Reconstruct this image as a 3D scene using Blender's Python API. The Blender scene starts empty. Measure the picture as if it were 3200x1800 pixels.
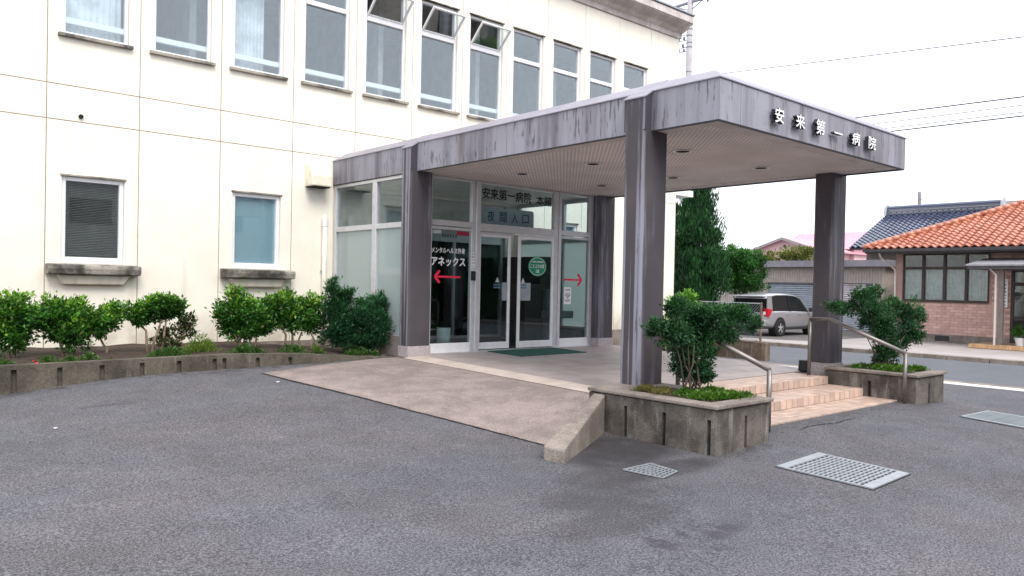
import bpy, bmesh, math, random
import numpy as np
from mathutils import Vector, Matrix
random.seed(7)
S = bpy.context.scene
COL = S.collection
rad = math.radians

# ------------------------------------------------------------------ camera
F_PX, CY = 2423.49, 921.16                       # in 3200x1800 photo pixels
YAW, PITCH, ROLL = rad(48.798), rad(-0.709), rad(1.182)
CAM = np.array([0.0, -13.75, 1.221])
_f = np.array([math.cos(PITCH)*math.cos(YAW), math.cos(PITCH)*math.sin(YAW), math.sin(PITCH)])
_r = np.cross(_f, [0, 0, 1]); _r /= np.linalg.norm(_r); _u = np.cross(_r, _f)
_r2 = math.cos(ROLL)*_r + math.sin(ROLL)*_u
_u2 = -math.sin(ROLL)*_r + math.cos(ROLL)*_u
cam = bpy.data.cameras.new('camera'); cam_o = bpy.data.objects.new('camera', cam); COL.objects.link(cam_o)
cam.sensor_width = 36; cam.lens = F_PX/3200*36; cam.shift_y = (CY-900)/3200
cam.clip_end = 2000; cam.clip_start = .05
m = Matrix.Identity(4)
for i in range(3):
    m[i][0] = _r2[i]; m[i][1] = _u2[i]; m[i][2] = -_f[i]; m[i][3] = CAM[i]
cam_o.matrix_world = m
S.camera = cam_o

# ------------------------------------------------------------------ light
w = bpy.data.worlds.new('World'); S.world = w; w.use_nodes = True
nt = w.node_tree
bg = nt.nodes['Background']
sky = nt.nodes.new('ShaderNodeTexSky'); sky.sky_type = 'NISHITA'; sky.sun_disc = False
sky.sun_elevation = rad(58); sky.sun_rotation = rad(200); sky.dust_density = 6; sky.air_density = 1.0
mx = nt.nodes.new('ShaderNodeMix'); mx.data_type = 'RGBA'
mx.inputs[0].default_value = .86
mx.inputs[7].default_value = (9.4, 9.7, 10.4, 1)          # the even white cloud deck
nt.links.new(sky.outputs[0], mx.inputs[6]); nt.links.new(mx.outputs[2], bg.inputs[0])
bg.inputs[1].default_value = .1
sun = bpy.data.lights.new('sun', 'SUN'); sun.energy = 1.2; sun.angle = rad(24); sun.color = (1, .95, .88)
sun_o = bpy.data.objects.new('sun', sun); COL.objects.link(sun_o)
sd = Vector((.22, .72, -.9)).normalized()
sun_o.rotation_euler = sd.to_track_quat('-Z', 'Y').to_euler()
sun_o.location = (0, -20, 30)
S.view_settings.view_transform = 'Standard'; S.view_settings.look = 'None'
S.view_settings.gamma = 1; S.view_settings.use_curve_mapping = False
S.view_settings.exposure = 1.05
S.cycles.use_denoising = True
S.cycles.max_bounces = 7; S.cycles.transparent_max_bounces = 16
S.cycles.sample_clamp_indirect = 8

# ------------------------------------------------------------------ photo pixel -> place
def ray(x, y): return _r2*((x-1600)/F_PX) + _u2*((CY-y)/F_PX) + _f
def onX(x, y, X): d = ray(x, y); return CAM + d*((X-CAM[0])/d[0])
def onY(x, y, Y): d = ray(x, y); return CAM + d*((Y-CAM[1])/d[1])
def onZ(x, y, Z): d = ray(x, y); return CAM + d*((Z-CAM[2])/d[2])
def depth(p): return float(np.dot(np.asarray(p, float)-CAM, _f))

# ------------------------------------------------------------------ builders
class MB:
    def __init__(s): s.v = []; s.f = []
    def box(s, x0, x1, y0, y1, z0, z1):
        b = len(s.v)
        s.v += [(x0,y0,z0),(x1,y0,z0),(x1,y1,z0),(x0,y1,z0),(x0,y0,z1),(x1,y0,z1),(x1,y1,z1),(x0,y1,z1)]
        s.f += [tuple(b+i for i in q) for q in ((0,3,2,1),(4,5,6,7),(0,1,5,4),(1,2,6,5),(2,3,7,6),(3,0,4,7))]
        return s
    def hexa(s, pts):                                  # 4 bottom, 4 top, counterclockwise from above
        b = len(s.v); s.v += [tuple(map(float, p)) for p in pts]
        s.f += [tuple(b+i for i in q) for q in ((0,3,2,1),(4,5,6,7),(0,1,5,4),(1,2,6,5),(2,3,7,6),(3,0,4,7))]
        return s
    def face(s, pts):
        b = len(s.v); s.v += [tuple(map(float, p)) for p in pts]; s.f.append(tuple(range(b, b+len(pts)))); return s
    def prism(s, poly, axis, a, c):                    # poly of 2-D points swept along axis from a to c
        n = len(poly); b = len(s.v)
        def P(p, t):
            return {'x': (t, p[0], p[1]), 'y': (p[0], t, p[1]), 'z': (p[0], p[1], t)}[axis]
        s.v += [P(p, a) for p in poly] + [P(p, c) for p in poly]
        s.f.append(tuple(b+i for i in range(n))); s.f.append(tuple(b+n+i for i in reversed(range(n))))
        for i in range(n):
            j = (i+1) % n; s.f.append((b+i, b+n+i, b+n+j, b+j))
        return s
    def tube(s, path, r, n=8, cap=True):
        pts = [np.array(p, float) for p in path]; rs = r if isinstance(r, (list, tuple)) else [r]*len(pts)
        b = len(s.v); prev = None
        for i, p in enumerate(pts):
            t = pts[min(i+1, len(pts)-1)] - pts[max(i-1, 0)]; t = t/ (np.linalg.norm(t) or 1)
            a = np.cross(t, [0, 0, 1]) if abs(t[2]) < .95 else np.cross(t, [1, 0, 0])
            if prev is not None:
                a = prev - t*np.dot(prev, t)
            a /= np.linalg.norm(a); prev = a; c = np.cross(t, a)
            for k in range(n):
                q = 2*math.pi*k/n; s.v.append(tuple(p + rs[i]*(math.cos(q)*a + math.sin(q)*c)))
        for i in range(len(pts)-1):
            for k in range(n):
                k2 = (k+1) % n
                s.f.append((b+i*n+k, b+i*n+k2, b+(i+1)*n+k2, b+(i+1)*n+k))
        if cap:
            s.f.append(tuple(b+k for k in reversed(range(n)))); e = b+(len(pts)-1)*n
            s.f.append(tuple(e+k for k in range(n)))
        return s
    def cyl(s, c, r, h, n=16, axis='z'):
        c = np.array(c, float); d = {'x': (1,0,0), 'y': (0,1,0), 'z': (0,0,1)}[axis]
        return s.tube([c, c+np.array(d)*h], r, n)
    def mesh(s, name, mat=None, smooth=False):
        me = bpy.data.meshes.new(name); me.from_pydata(s.v, [], s.f)
        bm = bmesh.new(); bm.from_mesh(me); bmesh.ops.recalc_face_normals(bm, faces=bm.faces); bm.to_mesh(me); bm.free()
        if mat: me.materials.append(mat)
        if smooth:
            me.shade_smooth()
        return me
    def build(s, name, mat, parent=None, smooth=False, bevel=0, seg=1):
        return link(name, s.mesh(name, mat, smooth), parent, bevel, seg)

def link(name, me, parent=None, bevel=0, seg=1, loc=None, rot=None, scale=None):
    o = bpy.data.objects.new(name, me); COL.objects.link(o)
    if loc is not None: o.location = loc
    if rot is not None: o.rotation_euler = rot
    if scale is not None: o.scale = scale
    if parent is not None: adopt(o, parent)
    if bevel:
        b = o.modifiers.new('bevel', 'BEVEL'); b.width = bevel; b.segments = seg; b.limit_method = 'ANGLE'
    return o
def world_of(o):
    M_ = Matrix.LocRotScale(o.location, o.rotation_euler, o.scale)
    if o.parent: M_ = world_of(o.parent) @ o.matrix_parent_inverse @ M_
    return M_
def adopt(o, p):
    o.parent = p; o.matrix_parent_inverse = world_of(p).inverted()
def tag(o, label, cat, group=None, kind=None):
    o['label'] = label; o['category'] = cat
    if group: o['group'] = group
    if kind: o['kind'] = kind
    return o
def thing(name, label, cat, loc=(0, 0, 0), group=None):
    o = bpy.data.objects.new(name, None); COL.objects.link(o); o.location = loc; o.empty_display_size = .2
    return tag(o, label, cat, group)
def struct(o, kind='structure'):
    o['kind'] = kind; return o

# ------------------------------------------------------------------ materials
class NT:
    def __init__(s, name):
        s.m = bpy.data.materials.new(name); s.m.use_nodes = True; s.t = s.m.node_tree
        s.b = s.t.nodes['Principled BSDF']; s.out = s.t.nodes['Material Output']; s._p = None
    def n(s, t, **k):
        o = s.t.nodes.new(t)
        for a, v in k.items(): setattr(o, a, v)
        return o
    def l(s, a, b): s.t.links.new(a, b)
    def pos(s):
        if s._p is None: s._p = s.n('ShaderNodeNewGeometry').outputs['Position']
        return s._p
    def mapv(s, scale, vec=None, rot=None):
        o = s.n('ShaderNodeMapping'); s.l(vec or s.pos(), o.inputs[0]); o.inputs['Scale'].default_value = scale
        if rot: o.inputs['Rotation'].default_value = rot
        return o.outputs[0]
    def noise(s, scale, detail=3, vec=None, rough=.55, dist=0):
        o = s.n('ShaderNodeTexNoise'); s.l(vec or s.pos(), o.inputs['Vector'])
        o.inputs['Scale'].default_value = scale; o.inputs['Detail'].default_value = detail
        o.inputs['Roughness'].default_value = rough; o.inputs['Distortion'].default_value = dist
        return o.outputs[0]
    def ramp(s, fac, a, b, ca=0., cb=1.):              # smooth map of fac a..b onto ca..cb
        o = s.n('ShaderNodeMapRange', interpolation_type='SMOOTHSTEP'); s.l(fac, o.inputs[0])
        for i, v in zip((1, 2, 3, 4), (a, b, ca, cb)): o.inputs[i].default_value = v
        return o.outputs[0]
    def math(s, op, a, b=None):
        o = s.n('ShaderNodeMath', operation=op)
        for i, v in enumerate((a, b)):
            if v is None: continue
            if isinstance(v, (int, float)): o.inputs[i].default_value = v
            else: s.l(v, o.inputs[i])
        return o.outputs[0]
    def mix(s, fac, a, b, mode='MIX'):
        o = s.n('ShaderNodeMix', data_type='RGBA', blend_type=mode)
        for i, v in ((0, fac), (6, a), (7, b)):
            if isinstance(v, (int, float)): o.inputs[i].default_value = v
            elif isinstance(v, tuple): o.inputs[i].default_value = v if len(v) == 4 else (*v, 1)
            else: s.l(v, o.inputs[i])
        return o.outputs[2]
    def scalec(s, col, fac):                           # colour times a value
        o = s.n('ShaderNodeVectorMath', operation='SCALE')
        if isinstance(col, tuple): o.inputs[0].default_value = col[:3]
        else: s.l(col, o.inputs[0])
        s.l(fac, o.inputs['Scale']); return o.outputs[0]
    def bump(s, h, strength=.3, dist=.01):
        o = s.n('ShaderNodeBump'); o.inputs['Strength'].default_value = strength; o.inputs['Distance'].default_value = dist
        s.l(h, o.inputs['Height']); s.l(o.outputs[0], s.b.inputs['Normal'])
    def col(s, c):
        if isinstance(c, tuple): s.b.inputs['Base Color'].default_value = (*c[:3], 1)
        else: s.l(c, s.b.inputs['Base Color'])
    def set(s, **k):
        for a, v in k.items(): s.b.inputs[a.replace('_', ' ')].default_value = v
        return s
    def spot(s, p, rx, ry=None, core=.2):                       # 1 at p falling to 0 at the radius (plan view)
        ry = ry or rx
        a = s.n('ShaderNodeVectorMath', operation='SUBTRACT'); s.l(s.pos(), a.inputs[0]); a.inputs[1].default_value = p
        b = s.n('ShaderNodeVectorMath', operation='MULTIPLY'); s.l(a.outputs[0], b.inputs[0]); b.inputs[1].default_value = (1/rx, 1/ry, 0)
        c = s.n('ShaderNodeVectorMath', operation='LENGTH'); s.l(b.outputs[0], c.inputs[0])
        return s.ramp(c.outputs['Value'], core, 1.0, 1., 0.)

def M(name, c, rough=.6, metal=0., var=.14, scale=4., bump=0., bscale=80., rand=0., dirt=0., spec=.4):
    k = NT(name); k.set(Roughness=rough, Metallic=metal); k.b.inputs['Specular IOR Level'].default_value = spec
    v = k.ramp(k.noise(scale, 5), .25, .75, 1-var, 1+var)
    if rand:
        oi = k.n('ShaderNodeObjectInfo'); v = k.math('MULTIPLY', v, k.ramp(oi.outputs['Random'], 0, 1, 1-rand, 1+rand))
    colr = k.scalec(c, v)
    if dirt:
        st = k.ramp(k.noise(1, 5, k.mapv((7, 7, .9))), .48, .72, 0, dirt)
        colr = k.mix(st, colr, (.06, .055, .05))
    k.col(colr)
    if bump: k.bump(k.noise(bscale, 4), bump)
    return k.m

def mat_asphalt():
    k = NT('asphalt'); k.set(Roughness=.85)
    fine = k.noise(150, 2); mid = k.noise(62, 3, rough=.7); big = k.noise(.55, 4); blot = k.noise(2.6, 5)
    v = k.math('MULTIPLY', k.ramp(fine, .34, .66, .55, 1.6), k.ramp(mid, .34, .66, .42, 1.75))
    v = k.math('MULTIPLY', v, k.ramp(big, .3, .7, .89, 1.11))
    v = k.math('MULTIPLY', v, k.ramp(blot, .3, .7, .9, 1.1))
    c = k.mix(k.ramp(k.noise(.8, 3), .35, .65), (.093, .087, .095), (.088, .089, .100))
    c = k.scalec(c, v)
    # oil and run-off stains, each with a place and a ragged shape of its own
    rag = k.ramp(k.noise(5, 5, rough=.65), .46, .6); rag2 = k.ramp(k.noise(2.2, 6, rough=.7), .44, .62)
    for (px, py, rx, ry, a, g) in ((2120,1690,.5,.35,.7,rag),(2260,1655,.35,.2,.6,rag),(2250,1735,.35,.2,.6,rag),(2010,1765,.35,.16,.6,rag),(1830,1765,.2,.1,.5,rag),
                                  (2080,1545,.75,.4,.55,rag2),(1990,1495,.6,.28,.7,rag2),(2240,1620,.5,.2,.5,rag),(2660,1480,.5,.3,.25,rag2),(2190,1440,.55,.2,.5,rag2),
                                  (700,1170,.9,.25,.5,rag2),(330,1235,.9,.14,.45,rag),(790,1172,.5,.15,.5,rag),(3180,1520,.4,.1,.5,rag)):
        p = onZ(px, py, -.46 if py > 1300 else -.1)
        c = k.mix(k.math('MULTIPLY', k.math('MULTIPLY', k.spot(tuple(p), rx, ry), g), a), c, (.026, .024, .029))
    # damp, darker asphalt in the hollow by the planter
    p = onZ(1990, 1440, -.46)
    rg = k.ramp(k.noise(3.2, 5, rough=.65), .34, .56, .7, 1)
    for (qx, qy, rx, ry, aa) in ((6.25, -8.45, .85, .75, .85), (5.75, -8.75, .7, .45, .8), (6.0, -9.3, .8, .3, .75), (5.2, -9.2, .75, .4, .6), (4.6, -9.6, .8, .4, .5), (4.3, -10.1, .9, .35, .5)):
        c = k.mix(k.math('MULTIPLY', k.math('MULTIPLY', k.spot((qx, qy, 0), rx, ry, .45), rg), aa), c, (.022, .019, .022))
    # contact shade, moss and grit painted along the foot of the bed wall and planters
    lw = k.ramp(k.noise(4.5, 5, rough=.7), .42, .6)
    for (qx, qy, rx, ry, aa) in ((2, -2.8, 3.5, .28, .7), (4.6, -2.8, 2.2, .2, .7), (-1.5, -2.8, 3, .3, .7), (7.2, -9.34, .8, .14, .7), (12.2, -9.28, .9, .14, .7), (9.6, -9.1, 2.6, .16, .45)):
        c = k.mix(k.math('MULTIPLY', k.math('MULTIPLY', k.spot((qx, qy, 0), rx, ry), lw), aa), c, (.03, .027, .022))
    k.col(c); k.bump(k.math('ADD', fine, k.math('MULTIPLY', mid, .6)), .7, .014)
    return k.m

def mat_wall():
    k = NT('cream_stucco'); k.set(Roughness=.8)
    c = k.scalec((.83, .785, .685), k.ramp(k.noise(1.3, 5), .25, .75, .94, 1.05))
    sp = k.n('ShaderNodeSeparateXYZ'); k.l(k.pos(), sp.inputs[0])
    st = k.ramp(k.noise(1, 4, k.mapv((5, 5, .35))), .55, .75, 0, .22)      # rain streaks
    c = k.mix(st, c, (.46, .38, .27))
    low = k.math('MULTIPLY', k.ramp(sp.outputs[2], .05, .75, 1, 0), k.ramp(k.noise(3, 5), .35, .65, .1, .6))   # splash dirt at the foot
    c = k.mix(low, c, (.40, .33, .25))
    k.col(c); k.bump(k.noise(95, 3), .28, .006)
    return k.m

def mat_fascia(dark, light, lo, hi, name, outer=0):
    # painted sheet metal that has chalked in vertical streaks
    k = NT(name); k.set(Roughness=.55); k.b.inputs['Specular IOR Level'].default_value = .35
    a = k.noise(1, 4, k.mapv((2.2, 2.2, .16)), .6); b = k.noise(1, 6, k.mapv((9, 9, .7)), .7); d = k.noise(1, 5, k.mapv((30, 30, 3.2)), .6)
    v = k.math('ADD', k.math('MULTIPLY', a, .74), k.math('MULTIPLY', b, .26))
    if outer:                                              # the faces turned to the weather are chalked more
        g = k.n('ShaderNodeNewGeometry'); sx = k.n('ShaderNodeSeparateXYZ'); k.l(g.outputs['Normal'], sx.inputs[0]); sq = k.n('ShaderNodeSeparateXYZ'); k.l(k.pos(), sq.inputs[0])
        wx = k.math('MULTIPLY', k.ramp(sx.outputs[0], -.8, -.5, 1, 0), k.ramp(sq.outputs[0], 8, 9, 1, 0))
        bands = k.noise(1, 3, k.mapv((9, 13, .12)), .5)
        v = k.math('ADD', v, k.math('MULTIPLY', wx, k.ramp(bands, .38, .6, -.05, .16)))
    c = k.mix(k.ramp(v, lo, hi), dark, light)
    c = k.mix(k.ramp(k.noise(.7, 3), .4, .75, 0, .3), c, (.19, .145, .14))
    drip = k.math('MULTIPLY', k.ramp(d, .55, .62), k.ramp(k.noise(1.7, 4), .50, .58))
    c = k.mix(k.math('MULTIPLY', drip, .8), c, (.07, .057, .06))
    sp = k.n('ShaderNodeObjectInfo')
    c = k.scalec(c, k.ramp(sp.outputs['Random'], 0, 1, .94, 1.06))
    k.col(c); k.bump(k.noise(14, 3), .06, .01)
    return k.m

def mat_concrete(name, c0=(.15, .132, .113), c1=(.058, .05, .044), pale=.36):
    k = NT(name); k.set(Roughness=.9)
    c = k.mix(k.ramp(k.noise(2.3, 6, rough=.65), .36, .64), c0, c1)
    c = k.mix(k.ramp(k.noise(1, 6, k.mapv((8, 8, 1.1)), .65), .53, .7, 0, pale), c, (.42, .40, .36))
    c = k.mix(k.ramp(k.noise(1, 6, k.mapv((6, 6, .8)), .65), .58, .8, 0, .6), c, (.055, .045, .042))
    c = k.scalec(c, k.ramp(k.noise(70, 3, rough=.7), .33, .67, .72, 1.28))
    k.col(c); k.bump(k.noise(45, 5), .5, .014)
    return k.m

def mat_soffit():
    k = NT('perforated_soffit'); k.set(Roughness=.7)
    v = k.n('ShaderNodeTexVoronoi'); v.inputs['Scale'].default_value = 1; v.inputs['Randomness'].default_value = 0
    k.l(k.mapv((19, 19, 0), rot=(0, 0, rad(45))), v.inputs['Vector'])
    hole = k.ramp(v.outputs['Distance'], .2, .27, 1, 0)
    c = k.scalec((.74, .665, .63), k.ramp(k.noise(1.2, 4), .3, .7, .9, 1.08))
    c = k.mix(k.math('MULTIPLY', hole, .75), c, (.14, .11, .10)); k.col(c)
    k.bump(hole, .4, -.01)
    return k.m

def mat_glass(name='window_glass', tint=(.92, .96, .97), refl=1.0, rough=.0):
    k = NT(name); k.t.nodes.remove(k.b)
    tr = k.n('ShaderNodeBsdfTransparent'); tr.inputs[0].default_value = (*tint, 1)
    gl = k.n('ShaderNodeBsdfGlossy'); gl.inputs['Roughness'].default_value = rough
    lw = k.n('ShaderNodeLayerWeight'); lw.inputs[0].default_value = .5
    fr = k.math('ADD', k.math('MULTIPLY', k.math('POWER', lw.outputs['Facing'], 4.5), .95), .05)
    gl.inputs[0].default_value = (.9, .96, 1, 1)
    if True:
        b = k.n('ShaderNodeBump'); b.inputs['Strength'].default_value = .05; b.inputs['Distance'].default_value = .02
        k.l(k.noise(1.1, 1), b.inputs['Height']); k.l(b.outputs[0], gl.inputs['Normal'])
    mxs = k.n('ShaderNodeMixShader'); k.l(k.math('MINIMUM', k.math('MULTIPLY', fr, refl), 1.), mxs.inputs[0])
    k.l(tr.outputs[0], mxs.inputs[1]); k.l(gl.outputs[0], mxs.inputs[2]); k.l(mxs.outputs[0], k.out.inputs[0])
    return k.m

def mat_frost(name, c):
    k = NT(name); k.t.nodes.remove(k.b)
    d = k.n('ShaderNodeBsdfDiffuse'); d.inputs[0].default_value = (*c, 1)
    t = k.n('ShaderNodeBsdfTranslucent'); t.inputs[0].default_value = (*c, 1)
    g = k.n('ShaderNodeBsdfGlossy'); g.inputs['Roughness'].default_value = .08
    m1 = k.n('ShaderNodeMixShader'); m1.inputs[0].default_value = .5; k.l(d.outputs[0], m1.inputs[1]); k.l(t.outputs[0], m1.inputs[2])
    lw = k.n('ShaderNodeLayerWeight'); lw.inputs[0].default_value = .5; fr = k.math('ADD', k.math('MULTIPLY', k.math('POWER', lw.outputs['Facing'], 4.5), .95), .05); m2 = k.n('ShaderNodeMixShader'); k.l(fr, m2.inputs[0])
    k.l(m1.outputs[0], m2.inputs[1]); k.l(g.outputs[0], m2.inputs[2]); k.l(m2.outputs[0], k.out.inputs[0])
    return k.m

def mat_leaf(name, rough=.45, trans=.3):
    k = NT(name); k.set(Roughness=rough); k.b.inputs['Specular IOR Level'].default_value = .35
    a = k.n('ShaderNodeAttribute', attribute_name='Col'); k.l(a.outputs['Color'], k.b.inputs['Base Color'])
    t = k.n('ShaderNodeBsdfTranslucent'); k.l(k.mix(1., a.outputs['Color'], (1.5, 1.6, .7), 'MULTIPLY'), t.inputs[0])
    mxs = k.n('ShaderNodeMixShader'); mxs.inputs[0].default_value = trans
    k.l(k.b.outputs[0], mxs.inputs[1]); k.l(t.outputs[0], mxs.inputs[2]); k.l(mxs.outputs[0], k.out.inputs[0])
    return k.m

MAT = {}
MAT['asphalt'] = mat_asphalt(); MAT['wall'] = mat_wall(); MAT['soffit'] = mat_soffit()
MAT['fascia'] = mat_fascia((.135, .128, .15), (.31, .308, .36), .36, .57, 'chalked_fascia')
MAT['column'] = mat_fascia((.058, .052, .062), (.23, .232, .28), .50, .64, 'column_metal', 1)
MAT['coping'] = M('coping_metal', (.27, .255, .30), .5, var=.12, scale=2.5)
MAT['conc'] = mat_concrete('stained_concrete'); MAT['conc2'] = mat_concrete('pale_concrete', (.27, .23, .20), (.16, .132, .115), .22)
MAT['ramp'] = mat_concrete('ramp_concrete', (.265, .215, .198), (.185, .15, .14), .12)
MAT['sill'] = mat_concrete('mossy_sill', (.36, .33, .28), (.05, .045, .04), .4)
MAT['sill_paint'] = M('painted_ledge', (.62, .58, .48), .75, var=.1, dirt=.25)
MAT['joint'] = M('joint_sealant', (.30, .235, .16), .9, var=.3, scale=9)
MAT['alu'] = M('aluminium', (.62, .62, .64), .38, .35, var=.06, scale=8)
MAT['alu_white'] = M('pale_aluminium', (.80, .80, .82), .4, .1, var=.05, scale=8)
MAT['alu_dark'] = M('dark_rubber', (.03, .03, .033), .6)
MAT['glass'] = mat_glass(refl=2.1); MAT['glass_clear'] = mat_glass('transom_glass', refl=.95); MAT['glass_door'] = mat_glass('door_glass', (.80, .86, .86), .8)
MAT['frost'] = mat_frost('frosted_glass', (.66, .78, .76)); MAT['frost_blue'] = mat_frost('pale_blue_blind', (.60, .78, .86))
MAT['floor'] = M('porch_slab', (.33, .285, .275), .55, var=.16, scale=2.5, bump=.08, rand=.05)
MAT['grout'] = M('grout', (.10, .075, .065), .9)
MAT['edge'] = M('pale_edging', (.47, .40, .355), .8, var=.14, scale=3, bump=.15)
MAT['tile'] = M('step_tile', (.53, .395, .325), .55, var=.12, scale=7, rand=.13, dirt=.2)
MAT['granite'] = M('speckled_granite', (.40, .35, .36), .5, var=.45, scale=60)
MAT['cornice'] = mat_concrete('cornice_paint', (.62, .57, .55), (.46, .41, .39), .3)
MAT['soil'] = M('soil', (.048, .031, .023), .95, var=.4, scale=14, bump=.8, bscale=30)
MAT['steel'] = M('handrail_steel', (.21, .19, .18), .38, .6, var=.12, scale=20)
MAT['galv'] = M('galvanised_steel', (.34, .36, .39), .5, .3, var=.15, scale=18)
MAT['dark'] = M('drain_dark', (.012, .012, .013), .9)
MAT['white'] = M('white_paint', (.82, .82, .83), .5, var=.03)
MAT['letter'] = M('white_letter', (.86, .87, .88), .4, var=.02)
MAT['black'] = M('black_vinyl', (.012, .014, .018), .5)
MAT['red'] = M('red_vinyl', (.72, .02, .07), .5)
MAT['green_sign'] = M('green_plate', (.0, .25, .13), .45)
MAT['blue_sign'] = M('sign_board', (.36, .43, .46), .5)
MAT['navy'] = M('navy_letter', (.02, .06, .13), .5)
MAT['mat'] = M('green_door_mat', (.012, .075, .055), .95, var=.3, scale=40, bump=.6, bscale=200)
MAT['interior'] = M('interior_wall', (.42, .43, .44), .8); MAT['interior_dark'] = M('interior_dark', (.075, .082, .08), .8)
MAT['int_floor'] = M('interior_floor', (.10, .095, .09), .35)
MAT['cabinet'] = M('dark_cabinet', (.05, .042, .042), .5)
MAT['road'] = M('road_asphalt', (.105, .112, .128), .85, var=.1, scale=1.6, bump=.3, bscale=120)
MAT['bark'] = M('bark', (.24, .175, .125), .9, var=.35, scale=20, bump=.6, bscale=50)
MAT['bark_dark'] = M('dark_bark', (.075, .055, .042), .9, var=.35, scale=20)
MAT['leaf'] = mat_leaf('broad_leaf'); MAT['needle'] = mat_leaf('conifer_leaf', .6, .15)

# ------------------------------------------------------------------ ground heights
_cp = np.array([(1.4,-2.5,-.2),(2.4,-2.5,-.105),(3.7,-2.5,-.06),(4.7,-2.5,-.05),(6.04,-8.42,-.42),(6.05,-7.1,-.40),(7.03,-8.45,-.375),(7.4,-8.22,-.325),
    (10.5,-8.22,-.325),(11.55,-8.45,-.39),(0,-12.5,-.44),(4.5,-12,-.44),(9,-12,-.44),(14,-10,-.44),(12.7,-7.4,-.36),(11.4,-5.5,-.09),(11.4,-3,-.05),(14.2,-4.2,-.42),
    (-3,-2.5,-.3),(-3,-12,-.46),(5.2,-8.4,-.42),(6.5,-9.4,-.425),(4.0,-5.2,-.21),(2.5,-6,-.3),(3,-9,-.40),(8.9,-8.7,-.36),(14.2,0,-.3)]) * 1.1
def _phi(r): return np.where(r > 1e-9, r*r*np.log(np.maximum(r, 1e-9)), 0)
_n = len(_cp); _A = np.zeros((_n+3, _n+3)); _d = np.linalg.norm(_cp[:, None, :2]-_cp[None, :, :2], axis=2)
_A[:_n, :_n] = _phi(_d) + np.eye(_n)*.02; _A[:_n, _n] = 1; _A[:_n, _n+1:] = _cp[:, :2]; _A[_n, :_n] = 1; _A[_n+1:, :_n] = _cp[:, :2].T
_w = np.linalg.solve(_A, np.concatenate([_cp[:, 2], np.zeros(3)]))
def sstep(a, b, x): t = min(1, max(0, (x-a)/(b-a))); return t*t*(3-2*t)
ROAD_Z = -.50
def gz(x, y):
    xc, yc = min(max(x, -6), 17), min(max(y, -14.5), 0)
    r = np.hypot(_cp[:, 0]-xc, _cp[:, 1]-yc)
    z = float(_phi(r) @ _w[:_n] + _w[_n] + _w[_n+1]*xc + _w[_n+2]*yc)
    z = max(-.56, min(-.03, z))
    k = sstep(14.6, 16.0, x)
    far = max(sstep(6, 20, -x), sstep(15, 30, -y), sstep(0.5, 4, y))
    z = z*(1-k) + ROAD_Z*k
    z = z*(1-far) + ROAD_Z*far
    if x > 20: z -= .3*sstep(21, 23, x)
    if 7.35 < x < 12.2 and -8.7 < y < -2.75: z = -.6                # the porch stands here
    elif 7.4 < x < 12.0 and -9.16 < y <= -8.7: z = min(z, -.36)
    return z
def ground_hit(px, py):
    z = -.3
    for _ in range(30): p = onZ(px, py, z); z = .5*z + .5*gz(p[0], p[1])
    return onZ(px, py, z)

def axis(lo, hi, step, far):
    a = list(np.arange(lo, hi+1e-6, step)); s = step; x = hi
    while x < far: s *= 1.5; x += s; a.append(x)
    s = step; x = lo
    while x > -far: s *= 1.5; x -= s; a.insert(0, x)
    return a
gx, gy = axis(-4, 18, .22, 500), axis(-15, -1, .22, 500)
mb = MB(); W_ = len(gx)
mb.v = [(x, y, gz(x, y)) for y in gy for x in gx]
mb.f = [(j*W_+i, j*W_+i+1, (j+1)*W_+i+1, (j+1)*W_+i) for j in range(len(gy)-1) for i in range(W_-1)]
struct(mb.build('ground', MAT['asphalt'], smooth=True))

# ------------------------------------------------------------------ hospital building
BLD = thing('hospital_building', 'long two-storey cream hospital building with panel joints and tall upper windows', 'building', (6, 0, 0))
WL = [2.648, 3.985, 5.323, 6.68, 8.0, 9.33, 10.64, 11.93, 13.235, 14.54, 15.85]      # left edges of the upper windows
JX = [-4.24, -2.9, -1.57, -.23, 1.11] + [x-.2 for x in WL] + [16.96, 18.23]
WW, UZ0, UZ1, TZ0, TZ1 = .965, 4.99, 7.24, 6.50, 6.59
ROWS = [(.09, 3.65), (3.65, 4.20), (4.20, 8.37)]
G = .007
LOW = {5: (2.665, 3.575), 7: (5.355, 6.265), 13: (13.3, 14.2)}                         # panel column -> lower window
def panel(x0, x1, z0, z1, holes):
    mb = MB(); xs = sorted({x0, x1} | {h[0] for h in holes} | {h[1] for h in holes}); zs = sorted({z0, z1} | {h[2] for h in holes} | {h[3] for h in holes})
    for a, b in zip(xs, xs[1:]):
        for c, d in zip(zs, zs[1:]):
            if any(h[0] <= a and b <= h[1] and h[2] <= c and d <= h[3] for h in holes): continue
            mb.box(a, b, 0, .22, c, d)
    me = bpy.data.meshes.new('wall_panel'); bm = bmesh.new(); vs = {}
    for v in mb.v: vs.setdefault(tuple(round(c, 4) for c in v), None)
    for k_ in vs: vs[k_] = bm.verts.new(k_)
    cnt = {}
    fl = [tuple(tuple(round(c, 4) for c in mb.v[i]) for i in f) for f in mb.f]
    for f in fl: cnt[frozenset(f)] = cnt.get(frozenset(f), 0)+1
    for f in fl:
        if cnt[frozenset(f)] == 1: bm.faces.new([vs[p] for p in f])
    bm.normal_update(); bm.to_mesh(me); bm.free(); me.materials.append(MAT['wall'])
    return link('wall_panel', me, BLD)
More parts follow.
